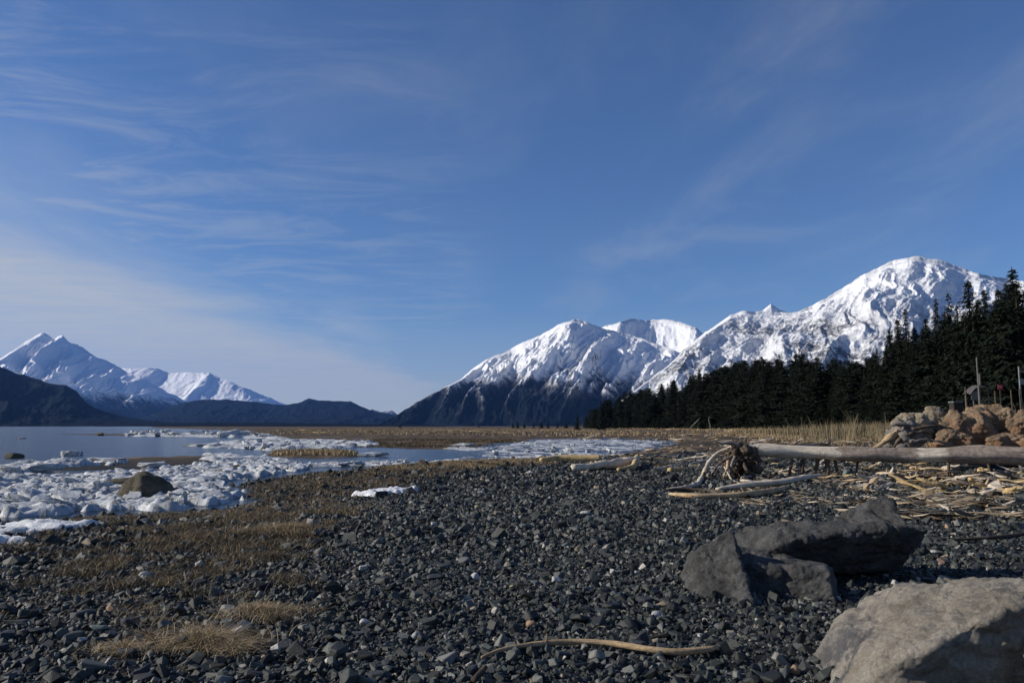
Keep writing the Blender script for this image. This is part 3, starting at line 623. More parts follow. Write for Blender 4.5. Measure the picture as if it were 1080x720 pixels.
for k, (px, py, Yd, w2, h2, mt, lb) in enumerate(RK):
    s = Yd/FPX; a_, b_ = w2*s*.8, h2*s*.74
    q_ = block(90+k, a_*.6, a_*.6, b_*.8); q_.transform(Matrix.Translation(((-1)**k*a_*.5, -.15, b_*.1))); q3 = block(190+k, a_*.5, a_*.5, b_*.6); q3.transform(Matrix.Translation((-(-1)**k*a_*.55, -.3, -b_*.15)))
    me = fuse('boulder', [block(60+k, a_*.85, a_*.8, b_), q_, q3], .03, .085, 2.6, 40+k, 1.3)
    c_ = at(px, py, Yd); link('boulder', me, mt, None, (c_.x, c_.y, c_.z), label=lb, category='boulder')

# ------------------------------------------------------------------ driftwood
def tube(P, Rr, sides=10, rough=.12, seed=0, bend=None, flat=1.0, sub=None):
    """P control points, Rr radii; returns verts, quads, along, around"""
    P = [Vector(p) for p in P]; L = [0]
    for a, b in zip(P, P[1:]): L.append(L[-1]+(b-a).length)
    n = sub or max(6, int(L[-1]/max(.06, L[-1]/34))); S = np.linspace(0, L[-1], n+1)
    PA = np.array(P); C = np.stack([np.interp(S, L, PA[:, k]) for k in range(3)], 1)
    for _ in range(max(1, n//8)): C[1:-1] = .25*C[:-2]+.5*C[1:-1]+.25*C[2:]
    Rd = np.interp(S, L, Rr)
    T = np.gradient(C, axis=0); T /= np.linalg.norm(T, axis=1)[:, None]+1e-9
    ref = np.array([0, 0, 1.]) if abs(T[0, 2]) < .8 else np.array([1., 0, 0])
    U_ = np.cross(T, ref); U_ /= np.linalg.norm(U_, axis=1)[:, None]+1e-9; W_ = np.cross(U_, T)
    th = np.linspace(0, 2*PI, sides, endpoint=False)
    rr = Rd[:, None]*(1+rough*noise(np.cos(th)[None]*1.3, np.sin(th)[None]*1.3, S[:, None]*1.1/max(Rd.max()*4, .1)+seed, seed)*2)
    V = C[:, None]+U_[:, None]*(np.cos(th)[None, :, None]*rr[..., None])+W_[:, None]*(np.sin(th)[None, :, None]*rr[..., None]*flat)
    V = V.reshape(-1, 3); m_ = len(S); i = np.arange(m_-1)[:, None]*sides+np.arange(sides)[None]; j = np.arange(m_-1)[:, None]*sides+(np.arange(sides)[None]+1) % sides
    F = np.stack([i, j, j+sides, i+sides], -1).reshape(-1, 4)
    al = np.repeat(S, sides); ar = np.tile(np.cos(th)+1, m_)
    # ends: short cone cap
    e0 = C[0]-T[0]*Rd[0]*.25; e1 = C[-1]+T[-1]*Rd[-1]*.25; a0 = len(V); V = np.vstack([V, e0, e1]); al = np.append(al, [0, S[-1]]); ar = np.append(ar, [1, 1])
    q = np.arange(sides); q2 = (q+1) % sides
    F = np.vstack([F, np.stack([np.full(sides, a0), q2, q, np.full(sides, a0)], 1), np.stack([np.full(sides, a0+1), (m_-1)*sides+q, (m_-1)*sides+q2, np.full(sides, a0+1)], 1)])
    return V, F, al, ar
def tubes_mesh(name, lst, smooth=True):
    VV, FF, AA, RR2 = [], [], [], []; off = 0
    for v_, f_, a_, r_ in lst: VV.append(v_); FF.append(f_+off); AA.append(a_); RR2.append(r_); off += len(v_)
    V = np.concatenate(VV); F = np.concatenate(FF); me = bpy.data.meshes.new(name)
    me.from_pydata(V.tolist(), [], [tuple(dict.fromkeys(f)) for f in F.tolist()]); me.polygons.foreach_set('use_smooth', np.full(len(me.polygons), smooth))
    for k, a in (('along', np.concatenate(AA)), ('around', np.concatenate(RR2))):
        t = me.attributes.new(k, 'FLOAT', 'POINT'); t.data.foreach_set('value', a.astype(np.float32))
    return me
def wood(name, P, Rr, mat, label, cat='driftwood', group=None, sides=9, rough=.14, seed=0, twigs=0, flat=1.0, smooth=True):
    P = [Vector(p) for p in P]; c = P[0].copy(); Q = [p-c for p in P]
    root = link(name, tubes_mesh(name, [tube(Q, Rr, sides, rough, seed, flat=flat)], smooth), mat, None, c, label=label, category=cat)
    if group: root['group'] = group
    rg = random.Random(seed)
    for k in range(twigs):
        f = rg.uniform(.2, .85); i_ = f*(len(Q)-1); a = Q[int(i_)].lerp(Q[min(int(i_)+1, len(Q)-1)], i_-int(i_)); r0 = max(Rr)*.4
        d = Vector((rg.uniform(-1, 1), rg.uniform(-1, 1), rg.uniform(.2, 1))).normalized()*min(max(Rr)*rg.uniform(1.2, 2.6), .22)
        link('branch_stub', tubes_mesh('branch_stub', [tube([a, a+d*.5, a+d+Vector((0, 0, .02))], [r0, r0*.7, r0*.3], 6, .1, seed+k)]), mat, root)
    return root
def gp(px, py, up=0.0):
    p = hit(px, py); p.z += up; return p
# bleached stick in the foreground
pts = [(508, 699), (524, 692), (545, 687), (570, 684), (600, 682), (640, 683), (665, 687), (690, 692), (725, 694), (757, 689)]
wood('stick', [gp(a, b+2, .05) for a, b in pts], [.008, .013, .016, .018, .02, .021, .021, .021, .024, .02], MW_TAN, 'long curved bleached stick lying on the dark shingle in the foreground', 'stick', sides=10, rough=.1, seed=3, twigs=2)
wood('stick', [gp(500, 722, .03), gp(512, 712, .05)], [.02, .015], MW_BROWN, 'short dark broken twig at the bottom edge below the bleached stick', 'stick', seed=5)
# the long log: trunk above ground on stubs, root wad at its left end
Yl = 24.0
lp = [at(775, 475, Yl+.3), at(800, 474, Yl+.1), at(850, 477, Yl), at(900, 479, Yl-.2), at(960, 480, Yl-.4), at(1020, 479, Yl-.6), at(1090, 480.5, Yl-.9), at(1180, 483, Yl-1.4)]
root = empty('driftwood_log', lp[0], 'long half barked driftwood log lying across the beach below the lichened rocks', 'driftwood log'); o0 = lp[0]
link('trunk', tubes_mesh('trunk', [tube([p-o0 for p in lp], [.2, .2, .18, .22, .205, .245, .27, .3], 28, .11, 4, sub=140)]), MW_LOG, root)
for k, (px, l_, r_) in enumerate([(836, 27, .05), (846, 34, .07), (863, 29, .06), (872, 36, .085), (880, 30, .05), (905, 24, .04), (1000, 20, .05), (1042, 18, .045)]):
    a = at(px, 484, Yl-.05); b = at(px+random.uniform(-5, 5), 484+l_, Yl-.15); g = Hs(b.x, b.y); b.z = max(b.z, g-.05)
    link('branch_stub', tubes_mesh('branch_stub', [tube([a-o0, (a+b)/2-o0+Vector((random.uniform(-.05, .05), 0, 0)), b-o0], [r_, r_*.8, r_*.5], 8, .2, k)]), MW_BROWN, root)
# root wad
rw = random.Random(31); cR = at(784, 484, Yl+.1)-o0; tb = []
core = fuse('root_wad', [block(71, .36, .42, .4), block(72, .22, .26, .54)], .03, .14, 4.5, 8, 1.4); core.transform(Matrix.Translation(cR)); wad = link('root_wad', core, MW_BROWN, root)
for k in range(330):
    a = rw.uniform(0, 2*PI); d = Vector((-.9*rw.random()-.1+.4*rw.random(), math.cos(a)*.8, math.sin(a))).normalized()
    L_ = rw.uniform(.35, .95) if d.z < .2 else rw.uniform(.2, .45); s_ = cR+Vector((rw.uniform(-.3, .2), d.y*.25, d.z*.3)); pp = [s_]; q = d.copy()
    for _ in range(5): q = (q+Vector((rw.gauss(0, .33), rw.gauss(0, .33), rw.gauss(-.05, .33)))).normalized(); pp.append(pp[-1]+q*L_/5)
    for v_ in pp: v_.z = max(v_.z, Hs(v_.x+o0.x, v_.y+o0.y)-o0.z+.03)
    r0 = rw.uniform(.014, .055)*(1.4 if k < 16 else 1); tb.append((pp, r0))
for k, (pp, r0) in enumerate(tb[:16]): link('root', tubes_mesh('root', [tube(pp, [r0*1.4, r0*1.2, r0, r0*.8, r0*.5, r0*.15], 8, .3, k)]), (MW_GREY, MW_BROWN, MW_GREY)[k % 3], root)
link('rootlets', tubes_mesh('rootlets', [tube(pp, [r0, r0*.9, r0*.7, r0*.5, r0*.3, r0*.1], 5, .2, k) for k, (pp, r0) in enumerate(tb[16:])]), MW_BROWN, wad, kind='stuff')
def rel(px, py, dy=0):
    if py > 501: g_ = hit(px, py); g_.z += .06; return g_-o0
    return at(px, py, Yl+.1+dy-(max(0, py-484)*.09))-o0
for k, (pl, rr) in enumerate([([(779, 472), (768, 470), (758, 476), (750, 482), (746, 488), (744, 497), (742, 505), (736, 512), (722, 516), (704, 519)], [.11, .085, .075, .07, .065, .065, .065, .075, .055, .02]),
                              ([(776, 478), (765, 484), (757, 490), (752, 498), (749, 504)], [.08, .06, .05, .04, .02]), ([(768, 486), (768, 494), (765, 502), (762, 509)], [.07, .055, .045, .015]), ([(780, 470), (770, 466), (762, 467), (752, 464)], [.14, .1, .07, .02]),
                              ([(784, 488), (788, 497), (797, 504), (800, 509)], [.1, .08, .06, .03]), ([(764, 492), (770, 507), (778, 512), (788, 515), (797, 520)], [.03, .03, .03, .025, .01]),
                              ([(776, 480), (772, 492), (771, 504)], [.08, .06, .03])]):
    link('root', tubes_mesh('root', [tube([rel(a+(rw.uniform(-1.5, 1.5) if 0 < i_ else 0), b+(rw.uniform(-1.5, 1.5) if i_ else 0), -.12*(k % 4)) for i_, (a, b) in enumerate(pl)], [q*(.85 if k == 0 else .6) for q in rr], 9, .35, k+40)]), (MW_BLEACH, MW_GREY, MW_TAN, MW_GREY, MW_BROWN)[k % 5], root)
# planks and limbs before the root wad
wood('driftwood_limb', [gp(706, 524, .07), gp(730, 527, .08), gp(760, 527, .08), gp(790, 526, .1), gp(818, 522, .1), gp(832, 517, .1)], [.03, .06, .06, .07, .07, .03], MW_TAN, 'long thin tan limb lying flat on the shingle in front of the root wad', seed=11, twigs=2)
wood('driftwood_plank', [gp(757, 520, .1), gp(790, 517, .14), gp(825, 515, .16), gp(850, 510, .18), gp(866, 507, .16)], [.06, .12, .13, .12, .05], MW_BLEACH, 'thick bleached driftwood slab resting under the long log beside its stubs', seed=12, flat=.6)
wood('driftwood_limb', [gp(700, 520, .06), gp(722, 519, .08), gp(745, 520, .06), gp(775, 522, .06)], [.03, .05, .05, .02], MW_BROWN, 'dark reddish limb between the curved root and the tan limb', seed=13)
wood('driftwood_log', [gp(570, 488, .13), gp(590, 487.5, .16), gp(633, 487.5, .16)], [.1, .17, .16], MW_YEL, 'short yellow barkless log on the upper beach, farther of the pair', 'driftwood log', seed=14, sides=14, rough=.08)
wood('driftwood_log', [gp(603, 497, .1), gp(630, 496, .16), gp(650, 494, .18), gp(671, 492, .2)], [.12, .16, .17, .19], MW_BLEACH, 'knotty pale log nearer the camera than the yellow one', 'driftwood log', seed=15, twigs=4, sides=12, rough=.2)
wood('driftwood_limb', [gp(652, 498, .1), gp(668, 497, .14), gp(672, 490, .3)], [.06, .1, .12], MW_YEL, 'stubby yellow end piece leaning at the right end of the knotty pale log', seed=16)
wood('driftwood_limb', [gp(690, 496, .05), gp(705, 494, .08), gp(722, 491, .08)], [.03, .05, .03], MW_BLEACH, 'slim white limb on the gravel left of the root wad', seed=17)
wood('driftwood_chunk', [gp(706, 498, .08), gp(721, 498, .08)], [.09, .08], MW_YEL, 'small yellow green chunk of wood below the slim white limb', seed=18)
wood('driftwood_limb', [gp(724, 491, .05), gp(738, 489, .08), gp(752, 487, .1)], [.03, .05, .04], MW_BLEACH, 'white limb touching the left side of the root wad', seed=19)
wood('driftwood_limb', [gp(783, 506, .06), gp(800, 504, .08)], [.06, .06], MW_BLEACH, 'short white piece in the shadow just right of the root wad', seed=20)
wood('driftwood_limb', [gp(795, 491, .1), gp(812, 488, .14), gp(820, 486, .12)], [.05, .07, .05], MW_YEL, 'orange tan piece behind the root wad under the log', seed=21)
wood('driftwood_limb', [gp(815, 533, .04), gp(832, 529, .06)], [.03, .04], MW_GREY, 'small grey billet on the shingle below the bleached slab', seed=22)
wood('driftwood_limb', [gp(1000, 573, .05), gp(1040, 572, .06), gp(1100, 567, .08)], [.015, .025, .03], MW_BROWN, 'dark slender strip standing in for a shadow streak on the shingle at the right edge', seed=23)  # dark brown limb shape stands in for a long cast shadow streak
# upright thin branches standing by the bank
wood('branch', [gp(722, 458, 0), at(730, 449, 42), at(738, 441, 42)], [.03, .025, .01], MW_GREY, 'thin bare branch slanting up to the right above the wood line', 'branch', seed=24)
wood('branch', [at(750, 459, 42), at(749, 448, 42), at(747, 441, 42), at(749, 439, 42)], [.03, .03, .02, .01], MW_GREY, 'thin upright crooked branch beside the slanting one', 'branch', seed=25)
# weathered stump pieces at the left foot of the rocks
s0_ = at(950, 462, 26.0); st = empty('stump', s0_, 'weathered grey stump with splayed roots at the left foot of the lichened rocks', 'stump')
bodym = fuse('bole', [block(77, .5, .35, .36), block(78, .3, .3, .45)], .035, .16, 3, 66, 1.2); bodym.transform(Matrix.Translation((.15, 0, .05))); link('bole', bodym, MW_GREY, st)
for k, (pl, rr, mt) in enumerate([([(948, 455), (938, 462), (930, 468), (921, 472)], [.14, .12, .09, .04], MW_TAN), ([(955, 448), (945, 446), (938, 450)], [.12, .09, .03], MW_GREY), ([(958, 458), (972, 455), (984, 458)], [.1, .07, .03], MW_BROWN),
                                  ([(960, 466), (975, 463), (990, 465), (1000, 468)], [.08, .07, .05, .02], MW_GREY), ([(950, 462), (945, 468), (940, 474)], [.1, .08, .04], MW_BROWN), ([(962, 452), (976, 450), (990, 448)], [.1, .08, .03], MW_BROWN)]):
    link('root', tubes_mesh('root', [tube([at(a, b, 25.8-.1*k)-s0_ for a, b in pl], [q*.7 for q in rr], 8, .55, k+70)]), mt, st)
# tangles of loose sticks: single objects
def tangle(n, box, label, group, seed, size=(.5, 1.6), rad=(.02, .07), mats=(MW_BLEACH, MW_TAN, MW_YEL, MW_GREY, MW_BROWN), wts=(4, 5, 3, 3, 1), stack=.2, ang=.5, name='driftwood_stick'):
    rg = random.Random(seed)
    for k in range(n):
        px, py = rg.uniform(box[0], box[1]), rg.uniform(box[2], box[3]); p = hit(px, py); L_ = rg.uniform(*size)*rg.uniform(.6, 1.2); r0 = rg.uniform(*rad)
        a = rg.gauss(0, ang)+(PI if rg.random() < .5 else 0); d = Vector((math.cos(a), math.sin(a), 0)); c = p+Vector((0, 0, rg.uniform(0, stack))); pp = []
        s1, s2, tz = rg.gauss(0, .1), rg.gauss(0, .14), rg.gauss(0, .06)
        for t_ in (-.5, -.25, 0, .25, .5):
            q = c+d*L_*t_+Vector((-d.y, d.x, 0))*(s1*math.sin(t_*6)+s2*t_*t_*3)*L_*.6; q.z = max(Hs(q.x, q.y)+r0*.7, c.z+tz*t_*L_*3+.03*math.sin(t_*9+k)); pp.append(q)
        tp = rg.uniform(.3, .9)
        pk = rg.random() < .4; ws = rg.uniform(1.3, 2.1) if pk else 1; r0 *= ws
        wood(name, pp, [r0*rg.uniform(.3, .9), r0, r0*rg.uniform(.75, 1.05), r0*rg.uniform(.6, 1), r0*tp*.6], rg.choices(mats, wts)[0], label, 'driftwood stick', group, sides=rg.choice((5, 6, 7)), rough=.42, seed=seed*100+k, twigs=rg.choice((0, 0, 1)), flat=rg.uniform(.3, .5) if pk else rg.uniform(.5, .9), smooth=False)
tangle(84, (905, 1105, 497, 522), 'crooked pale stick in the tangled heap below the right half of the log', 'sticks heaped below the log on the right', 1, (.35, 1.25), (.035, .1), stack=.25, ang=.7)
tangle(36, (895, 1100, 487, 500), 'weathered stick in the strand behind the heap, in the shade of the log', 'sticks in the shade under the log', 2, (.6, 1.6), (.025, .06), stack=.1, ang=.25)
tangle(34, (785, 905, 487, 514), 'weathered stick lying between the stubs under the log', 'sticks between the log stubs', 3, (.5, 1.3), (.02, .05), stack=.1)
tangle(46, (650, 780, 466, 488), 'weathered stick in the strand line left of the root wad', 'sticks in the strand line left of the root wad', 4, (.7, 2.4), (.03, .09), stack=.12, ang=.4)
tangle(36, (755, 935, 459, 471), 'weathered stick on the bank behind the log', 'sticks on the bank behind the log', 5, (.6, 2), (.03, .08), (MW_GREY, MW_BROWN, MW_TAN, MW_BLEACH), (3, 3, 3, 2), stack=.1, ang=.4)
tangle(46, (600, 810, 455, 467), 'bleached stick in the far strand of driftwood before the forest', 'sticks in the far strand of driftwood', 6, (1.2, 4.2), (.05, .14), stack=.15, ang=.35)
# splinters and chips strewn through the strand line
def litter(n, box, rad, Ls, mat):
    T_ = []
    px = RNG.uniform(box[0], box[1], n); py = RNG.uniform(box[2], box[3], n); XY = np.array([G(a, b, .1 if a < 780 else .35) for a, b in zip(px, py)]); X, Y = XY[:, 0], XY[:, 1]; k_ = fbm(X*.6, Y*.6, 0, 3, 50) > -.15; X, Y = X[k_], Y[k_]; n = len(X)
    tm = [];
    for q in range(10):
        v_, f_ = hull(9, 900+q, .35, .2); v_ = v_*[1, (.12, .2, .28)[q % 3], .13]; tm.append((v_, f_))
    P_ = np.stack([X, Y, H(X, Y)+rad*.6+RNG.uniform(0, .06, n)], 1); V_, F_, R_ = scatter(tm, P_, RNG.uniform(*Ls, n)*.9, eul(RNG.normal(0, .3, n), RNG.normal(0, .18, n), RNG.normal(0, .8, n)), RNG.random(n))
    link('wood_litter', mesh_np('wood_litter', V_, F_, False, dict(rnd=R_)), mat, kind='stuff')
m = NT('wood_litter'); c = m.ramp(m.attr('rnd'), [(0, (.05, .035, .025)), (.35, (.16, .12, .08)), (.7, (.38, .3, .2)), (1, (.6, .52, .4))]); MLIT = m.fin(c, .9, .1)
litter(420, (900, 1110, 492, 523), .1, (.2, .6), MLIT); litter(120, (650, 790, 464, 488), .08, (.3, .8), MLIT); litter(160, (560, 960, 457, 466), .1, (.4, 1.2), MLIT)
litter(1300, (895, 1110, 486, 523), .04, (.08, .34), MLIT); litter(700, (780, 900, 486, 512), .04, (.06, .28), MLIT); litter(900, (640, 790, 464, 490), .05, (.1, .4), MLIT); litter(700, (560, 960, 457, 468), .06, (.2, .7), MLIT)
tangle(30, (300, 700, 452.5, 458), 'pale log stranded far off on the mudflats', 'logs stranded on the far flats', 7, (3, 8), (.15, .3), (MW_TAN, MW_YEL, MW_GREY), (3, 2, 2), stack=.1, ang=.15, name='driftwood_log')

# ------------------------------------------------------------------ shore ice and snow
def sheet(name, px_poly, z0, amp, mat, seed, res=.16, thick=.22, freq=1.0, pzl=-.45, **tags):
    """a lumpy sheet of snow or ice following the shore inside an outline"""
    P_ = polyw(px_poly, pzl); x0, y0 = P_.min(0)-1; x1, y1 = P_.max(0)+1
    nx, ny = max(8, int((x1-x0)/res)), max(8, int((y1-y0)/res)); nx, ny = min(nx, 420), min(ny, 420)
    X, Y = np.meshgrid(np.linspace(x0, x1, nx), np.linspace(y0, y1, ny))
    wob = fbm(X*.5*freq, Y*.5*freq, seed, 4, seed); d = sdf(P_, X, Y)+wob*1.1/freq
    n1 = fbm(X*1.9*freq, Y*1.9*freq, seed, 5, seed+3, .6); n2 = np.abs(noise(X*2.6*freq, Y*2.6*freq, seed+.3, seed+4)); plate = np.floor((fbm(X*.8*freq, Y*1.1*freq, seed, 2, seed+6)+1)*4)/4-1
    hgt = sst(-.05, .22/freq, d)*(thick*.45+thick*.5*np.clip(plate+.4, 0, 1)+amp*n1*.6+amp*n2)
    hth = -.12 if len(px_poly) in (9,) and px_poly[0][0] == 500 else .22; holes = sst(hth, hth+.08, fbm(X*.4*freq, Y*.5*freq, seed+7, 4, seed+9)) if amp > .06 else 0
    Zb = np.maximum(H(X, Y), WATER-.05)
    keep = (d > -.05) & (np.asarray(holes)+0*X < .5)
    Z = Zb-.04+hgt*(1-np.asarray(holes)*1.0)
    V = np.stack([X, Y, Z], -1).reshape(-1, 3); i = np.arange(ny-1)[:, None]*nx+np.arange(nx-1)[None]
    F = np.stack([i, i+1, i+1+nx, i+nx], -1).reshape(-1, 4); kf = keep.reshape(-1)[F].any(1); F = F[kf]
    us = np.unique(F); mp = np.full(len(V), -1); mp[us] = np.arange(len(us)); me = mesh_np(name, V[us], mp[F], True)
    return link(name, me, mat, **tags)
ICE = [[(-160, 545), (-60, 541), (0, 537), (60, 535), (110, 531), (190, 530), (262, 520), (228, 510), (248, 500), (330, 491), (300, 483), (240, 485), (200, 489), (150, 495), (60, 500), (-160, 505)],
       [(300, 489), (430, 487.6), (540, 484.6), (640, 478.5), (600, 477.6), (520, 482), (430, 485), (330, 486.3)],
       [(500, 479), (560, 481), (640, 477), (690, 470), (704, 464), (640, 462), (590, 462), (545, 465), (520, 470)],
       [(232, 470), (300, 474), (400, 468), (350, 464), (300, 463), (250, 464)], [(230, 484), (300, 484), (285, 480), (225, 476)],
       [(138, 459.2), (200, 459.6), (262, 460.6), (300, 462), (262, 457.8), (200, 457), (140, 457)],
       [(470, 471.5), (500, 473), (520, 471.5), (495, 470)], [(-150, 497), (0, 497), (50, 492), (95, 489), (60, 486), (0, 489), (-150, 490)]]
nm = [.13, .15, .1, .2, .15, .2, .1, .22]
for k, (pl, a) in enumerate(zip(ICE, nm)): sheet('shore_ice', pl, 0, a, MICE, 50+k*7, res=(.09, .16, .22, .25, .2, .5, .2, .12)[k], thick=(.34, .22, .13, .35, .25, .5, .2, .3)[k], freq=(1.8, 1, .8, .6, .8, .3, 1, .9)[k], kind='stuff')
sn = [([(-80, 578), (0, 575), (60, 570), (96, 566), (70, 560), (0, 559), (-80, 562)], 'thin patch of white snow on the shingle at the left edge', 0.0), ([(-60, 592), (0, 588), (14, 584), (0, 581), (-60, 583)], 'small sliver of snow below the larger patch at the left edge', 0.0),
      ([(380, 516), (400, 518), (420, 515), (430, 511), (408, 510), (388, 512)], 'single low white snow patch on the gravel in mid beach', -.05), ([(385, 722), (420, 727), (450, 722), (440, 715), (405, 714)], 'small snow patch cut by the bottom edge', 0.0)]
for k, (pl, lb, zz) in enumerate(sn): sheet('snow_patch', pl, 0, .03 if k != 2 else .05, MSNOW, 120+k, res=.04, thick=(.2, .2, .24, .08)[k], freq=2.2, pzl=(-.1 if k < 2 else zz), label=lb, category='snow patch')
# loose slabs and blocks of ice, one object each
def slab(seed, n=9, th=.25):
    rg = random.Random(seed); bm = bmesh.new(); pts = []
    for k in range(n): a = 2*PI*k/n+rg.uniform(-.25, .25); r = rg.uniform(.7, 1.05); pts.append((math.cos(a)*r, math.sin(a)*r*rg.uniform(.6, .8)))
    b = [bm.verts.new((x*.94, y*.94, -th)) for x, y in pts]; tpv = [bm.verts.new((x, y, th*rg.uniform(.7, 1.1))) for x, y in pts]
    bm.faces.new(b[::-1]); bm.faces.new(tpv)
    for k in range(n): bm.faces.new((b[k], b[(k+1) % n], tpv[(k+1) % n], tpv[k]))
    bmesh.ops.bevel(bm, geom=bm.edges[:], offset=.07, segments=2, affect='EDGES', clamp_overlap=True)
    bmesh.ops.triangulate(bm, faces=[f for f in bm.faces if len(f.verts) > 4]); bmesh.ops.subdivide_edges(bm, edges=bm.edges[:], cuts=1, use_grid_fill=True); bmesh.ops.triangulate(bm, faces=bm.faces[:])
    C = np.array([v.co for v in bm.verts]); q = fbm(C[:, 0]*1.7, C[:, 1]*1.7, C[:, 2]*1.7+seed, 5, seed, .65); q2 = fbm(C[:, 0]*1.1+9, C[:, 1]*1.1, C[:, 2]+seed, 2, seed)
    for v, a, c_ in zip(bm.verts, q, q2): v.co *= 1+.28*a; v.co.z += .15*c_
    me = bpy.data.meshes.new('ice_slab'); bm.to_mesh(me); bm.free(); me.materials.append(MICE); return me
SLB = [slab(k, random.Random(k).choice((6, 7, 8, 9)), .16+.05*(k % 4)) for k in range(12)]
rg = random.Random(77)
spec = [(0, 110, (.12, .5), 'white ice block in the jumbled ice field beside the mossy boulder', 'ice blocks jumbled on the near shore'), (1, 60, (.12, .4), 'white ice block along the near rim of the still pool', 'ice blocks on the near rim of the pool'),
        (2, 60, (.15, .4), 'white ice block stranded on the flats left of the driftwood strand', 'ice blocks stranded before the forest'), (3, 45, (.3, .9), 'white floe stranded beyond the small brown spit', 'floes beyond the brown spit'),
        (5, 34, (.7, 2.0), 'far white floe stranded on the thin spit across the water', 'far floes on the thin spit')]
for ip, n, (s0, s1), lb, grp in spec:
    Pw = polyw(ICE[ip]); pc = ICE[ip]; xs = [p[0] for p in pc]; ys = [p[1] for p in pc]; c = 0; tries = 0
    while c < n and tries < 4000:
        tries += 1; px, py = rg.uniform(min(xs), max(xs)), rg.uniform(min(ys), max(ys)); x, y = G(px, py, -.45)
        if px < -30 or sdf(Pw, np.array([x]), np.array([y]))[0] < .1: continue
        o = bpy.data.objects.new('ice_block', SLB[rg.randrange(12)]); COL.objects.link(o); s = rg.uniform(s0, s1); z = max(Hs(x, y), WATER)
        o.location = (x, y, z+s*.28+.05); o.scale = (s*rg.uniform(.8, 1.6), s*rg.uniform(.6, 1), s*rg.uniform(.6, 1.1)); o.rotation_euler = (rg.gauss(0, .18), rg.gauss(0, .18), rg.uniform(0, 6)); o['label'] = lb; o['category'] = 'ice block'; o['group'] = grp; c += 1
for px, py, w_, hh, lb in [(40, 497, 75, .8, 'long thick ice ledge with a dark undercut side at the far left'), (110, 489, 55, .7, 'second long ice ledge right of the far left one'), (5, 503, 40, .9, 'ice ledge cut by the left edge of the picture'),
                        (75, 484, 30, .6, 'low ice ledge at the water edge behind the long ledges'), (160, 492, 45, .5, 'flat ice ledge at the left side of the ice field'), (22, 464.6, 12, .4, 'small white floe drifting on the open water'), (215, 473, 45, .5, 'flat floe on the water right of the ledges'),
                        (488, 471, 26, .7, 'low white floe at the back edge of the still pool'), (392, 484, 34, .5, 'white floe along the front rim of the still pool')]:
    p = hit(px, py); s = w_/FPX*p.y/2; o = link('ice_ledge', SLB[int(px) % 12], MICE, None, (p.x, p.y, max(p.z, WATER)+hh*.22), label=lb, category='ice ledge'); o.scale = (s, s*.5, min(hh, s)*1.2); o.rotation_euler = (.03, rg.gauss(0, .05), rg.gauss(0, .12))

# ------------------------------------------------------------------ dry grass, seaweed, reeds (nobody could count them)
def blades(name, x, y, h, wdt, lean, mat, parent=None, z=None, seg=3, droop=.6, dirv=None, org=(0, 0, 0), **tags):
    n = len(x); z = H(x, y) if z is None else z; a = RNG.uniform(0, 2*PI, n) if dirv is None else dirv
    hh = h*RNG.uniform(.55, 1.2, n); ln = lean*RNG.uniform(.3, 1.3, n); V = np.empty((n, 2*seg+1, 3)); fa = RNG.uniform(0, PI, n)
    for k in range(seg+1):
        t_ = k/seg; b = ln*t_**1.6*hh; up = hh*(t_-droop*np.minimum(ln, 1.5)*.5*t_*t_)
        cx = x+np.cos(a)*b; cy = y+np.sin(a)*b; cz = z+up
        if k < seg:
            w_ = wdt*(1-.6*t_)
            V[:, 2*k] = np.stack([cx-np.cos(fa)*w_, cy-np.sin(fa)*w_, cz], 1); V[:, 2*k+1] = np.stack([cx+np.cos(fa)*w_, cy+np.sin(fa)*w_, cz], 1)
        else: V[:, 2*k] = np.stack([cx, cy, cz], 1)
    T = [(0, 1, 3), (0, 3, 2)]; T = []
    for k in range(seg-1): T += [(2*k, 2*k+1, 2*k+3), (2*k, 2*k+3, 2*k+2)]
    T += [(2*seg-2, 2*seg-1, 2*seg)]
    F = (np.array(T)[None]+(np.arange(n)*(2*seg+1))[:, None, None]).reshape(-1, 3)
    me = mesh_np(name, V.reshape(-1, 3)-np.array(org), F, False, dict(rnd=np.repeat(RNG.random(n), 2*seg+1)))
    o = link(name, me, mat, parent, org, **tags); return o
def inpoly(px_poly, n, soft=.5, z=0.0, thr=None, f=.8, seed=0):
    P_ = polyw(px_poly, z); x0, y0 = P_.min(0); x1, y1 = P_.max(0); X = RNG.uniform(x0, x1, n); Y = RNG.uniform(y0, y1, n)
    nz = fbm(X*f, Y*f, seed, 4, seed); k = sdf(P_, X, Y)+nz*soft > 0
    if thr is not None: k &= nz > thr
    return X[k], Y[k]
S_ = dict(kind='stuff')
def weedfield(n, y0, y1, h, w_, mat, name='dry_grass', lean=1.2, lo=.15):
    Y = RNG.uniform(y0, y1, n); X = RNG.uniform(-.75, .12, n)*Y; k = weed(X, Y)*(.6+.6*RNG.random(n)) > lo+.35*RNG.random(n); blades(name, X[k], Y[k], h, w_, lean, mat, z=H(X[k], Y[k])+.025, **S_)
weedfield(70000, 7, 16, .085, .0028, MG_BROWN); weedfield(60000, 6, 16, .1, .0022, MG_TAN, lean=1.5, lo=.3); weedfield(90000, 16, 48, .12, .007, MG_BROWN); weedfield(40000, 16, 48, .13, .006, MG_TAN, lo=.5)
weedfield(16000, 7, 20, .06, .006, MG_WEED, 'seaweed', 1.7)
x, y = inpoly([(400, 503), (400, 494), (540, 487), (600, 490), (560, 496), (480, 504)], 60000, 1.2, -.35, -.25, .5, 4); blades('dry_grass', x, y, .14, .008, 1.1, MG_TAN, **S_)
x, y = inpoly([(200, 575), (230, 545), (330, 545), (335, 590), (280, 600), (240, 598)], 30000, .5, -.1, -.1, 1.2, 5); blades('dry_grass', x, y, .07, .0028, 1.2, MG_BROWN, **S_)
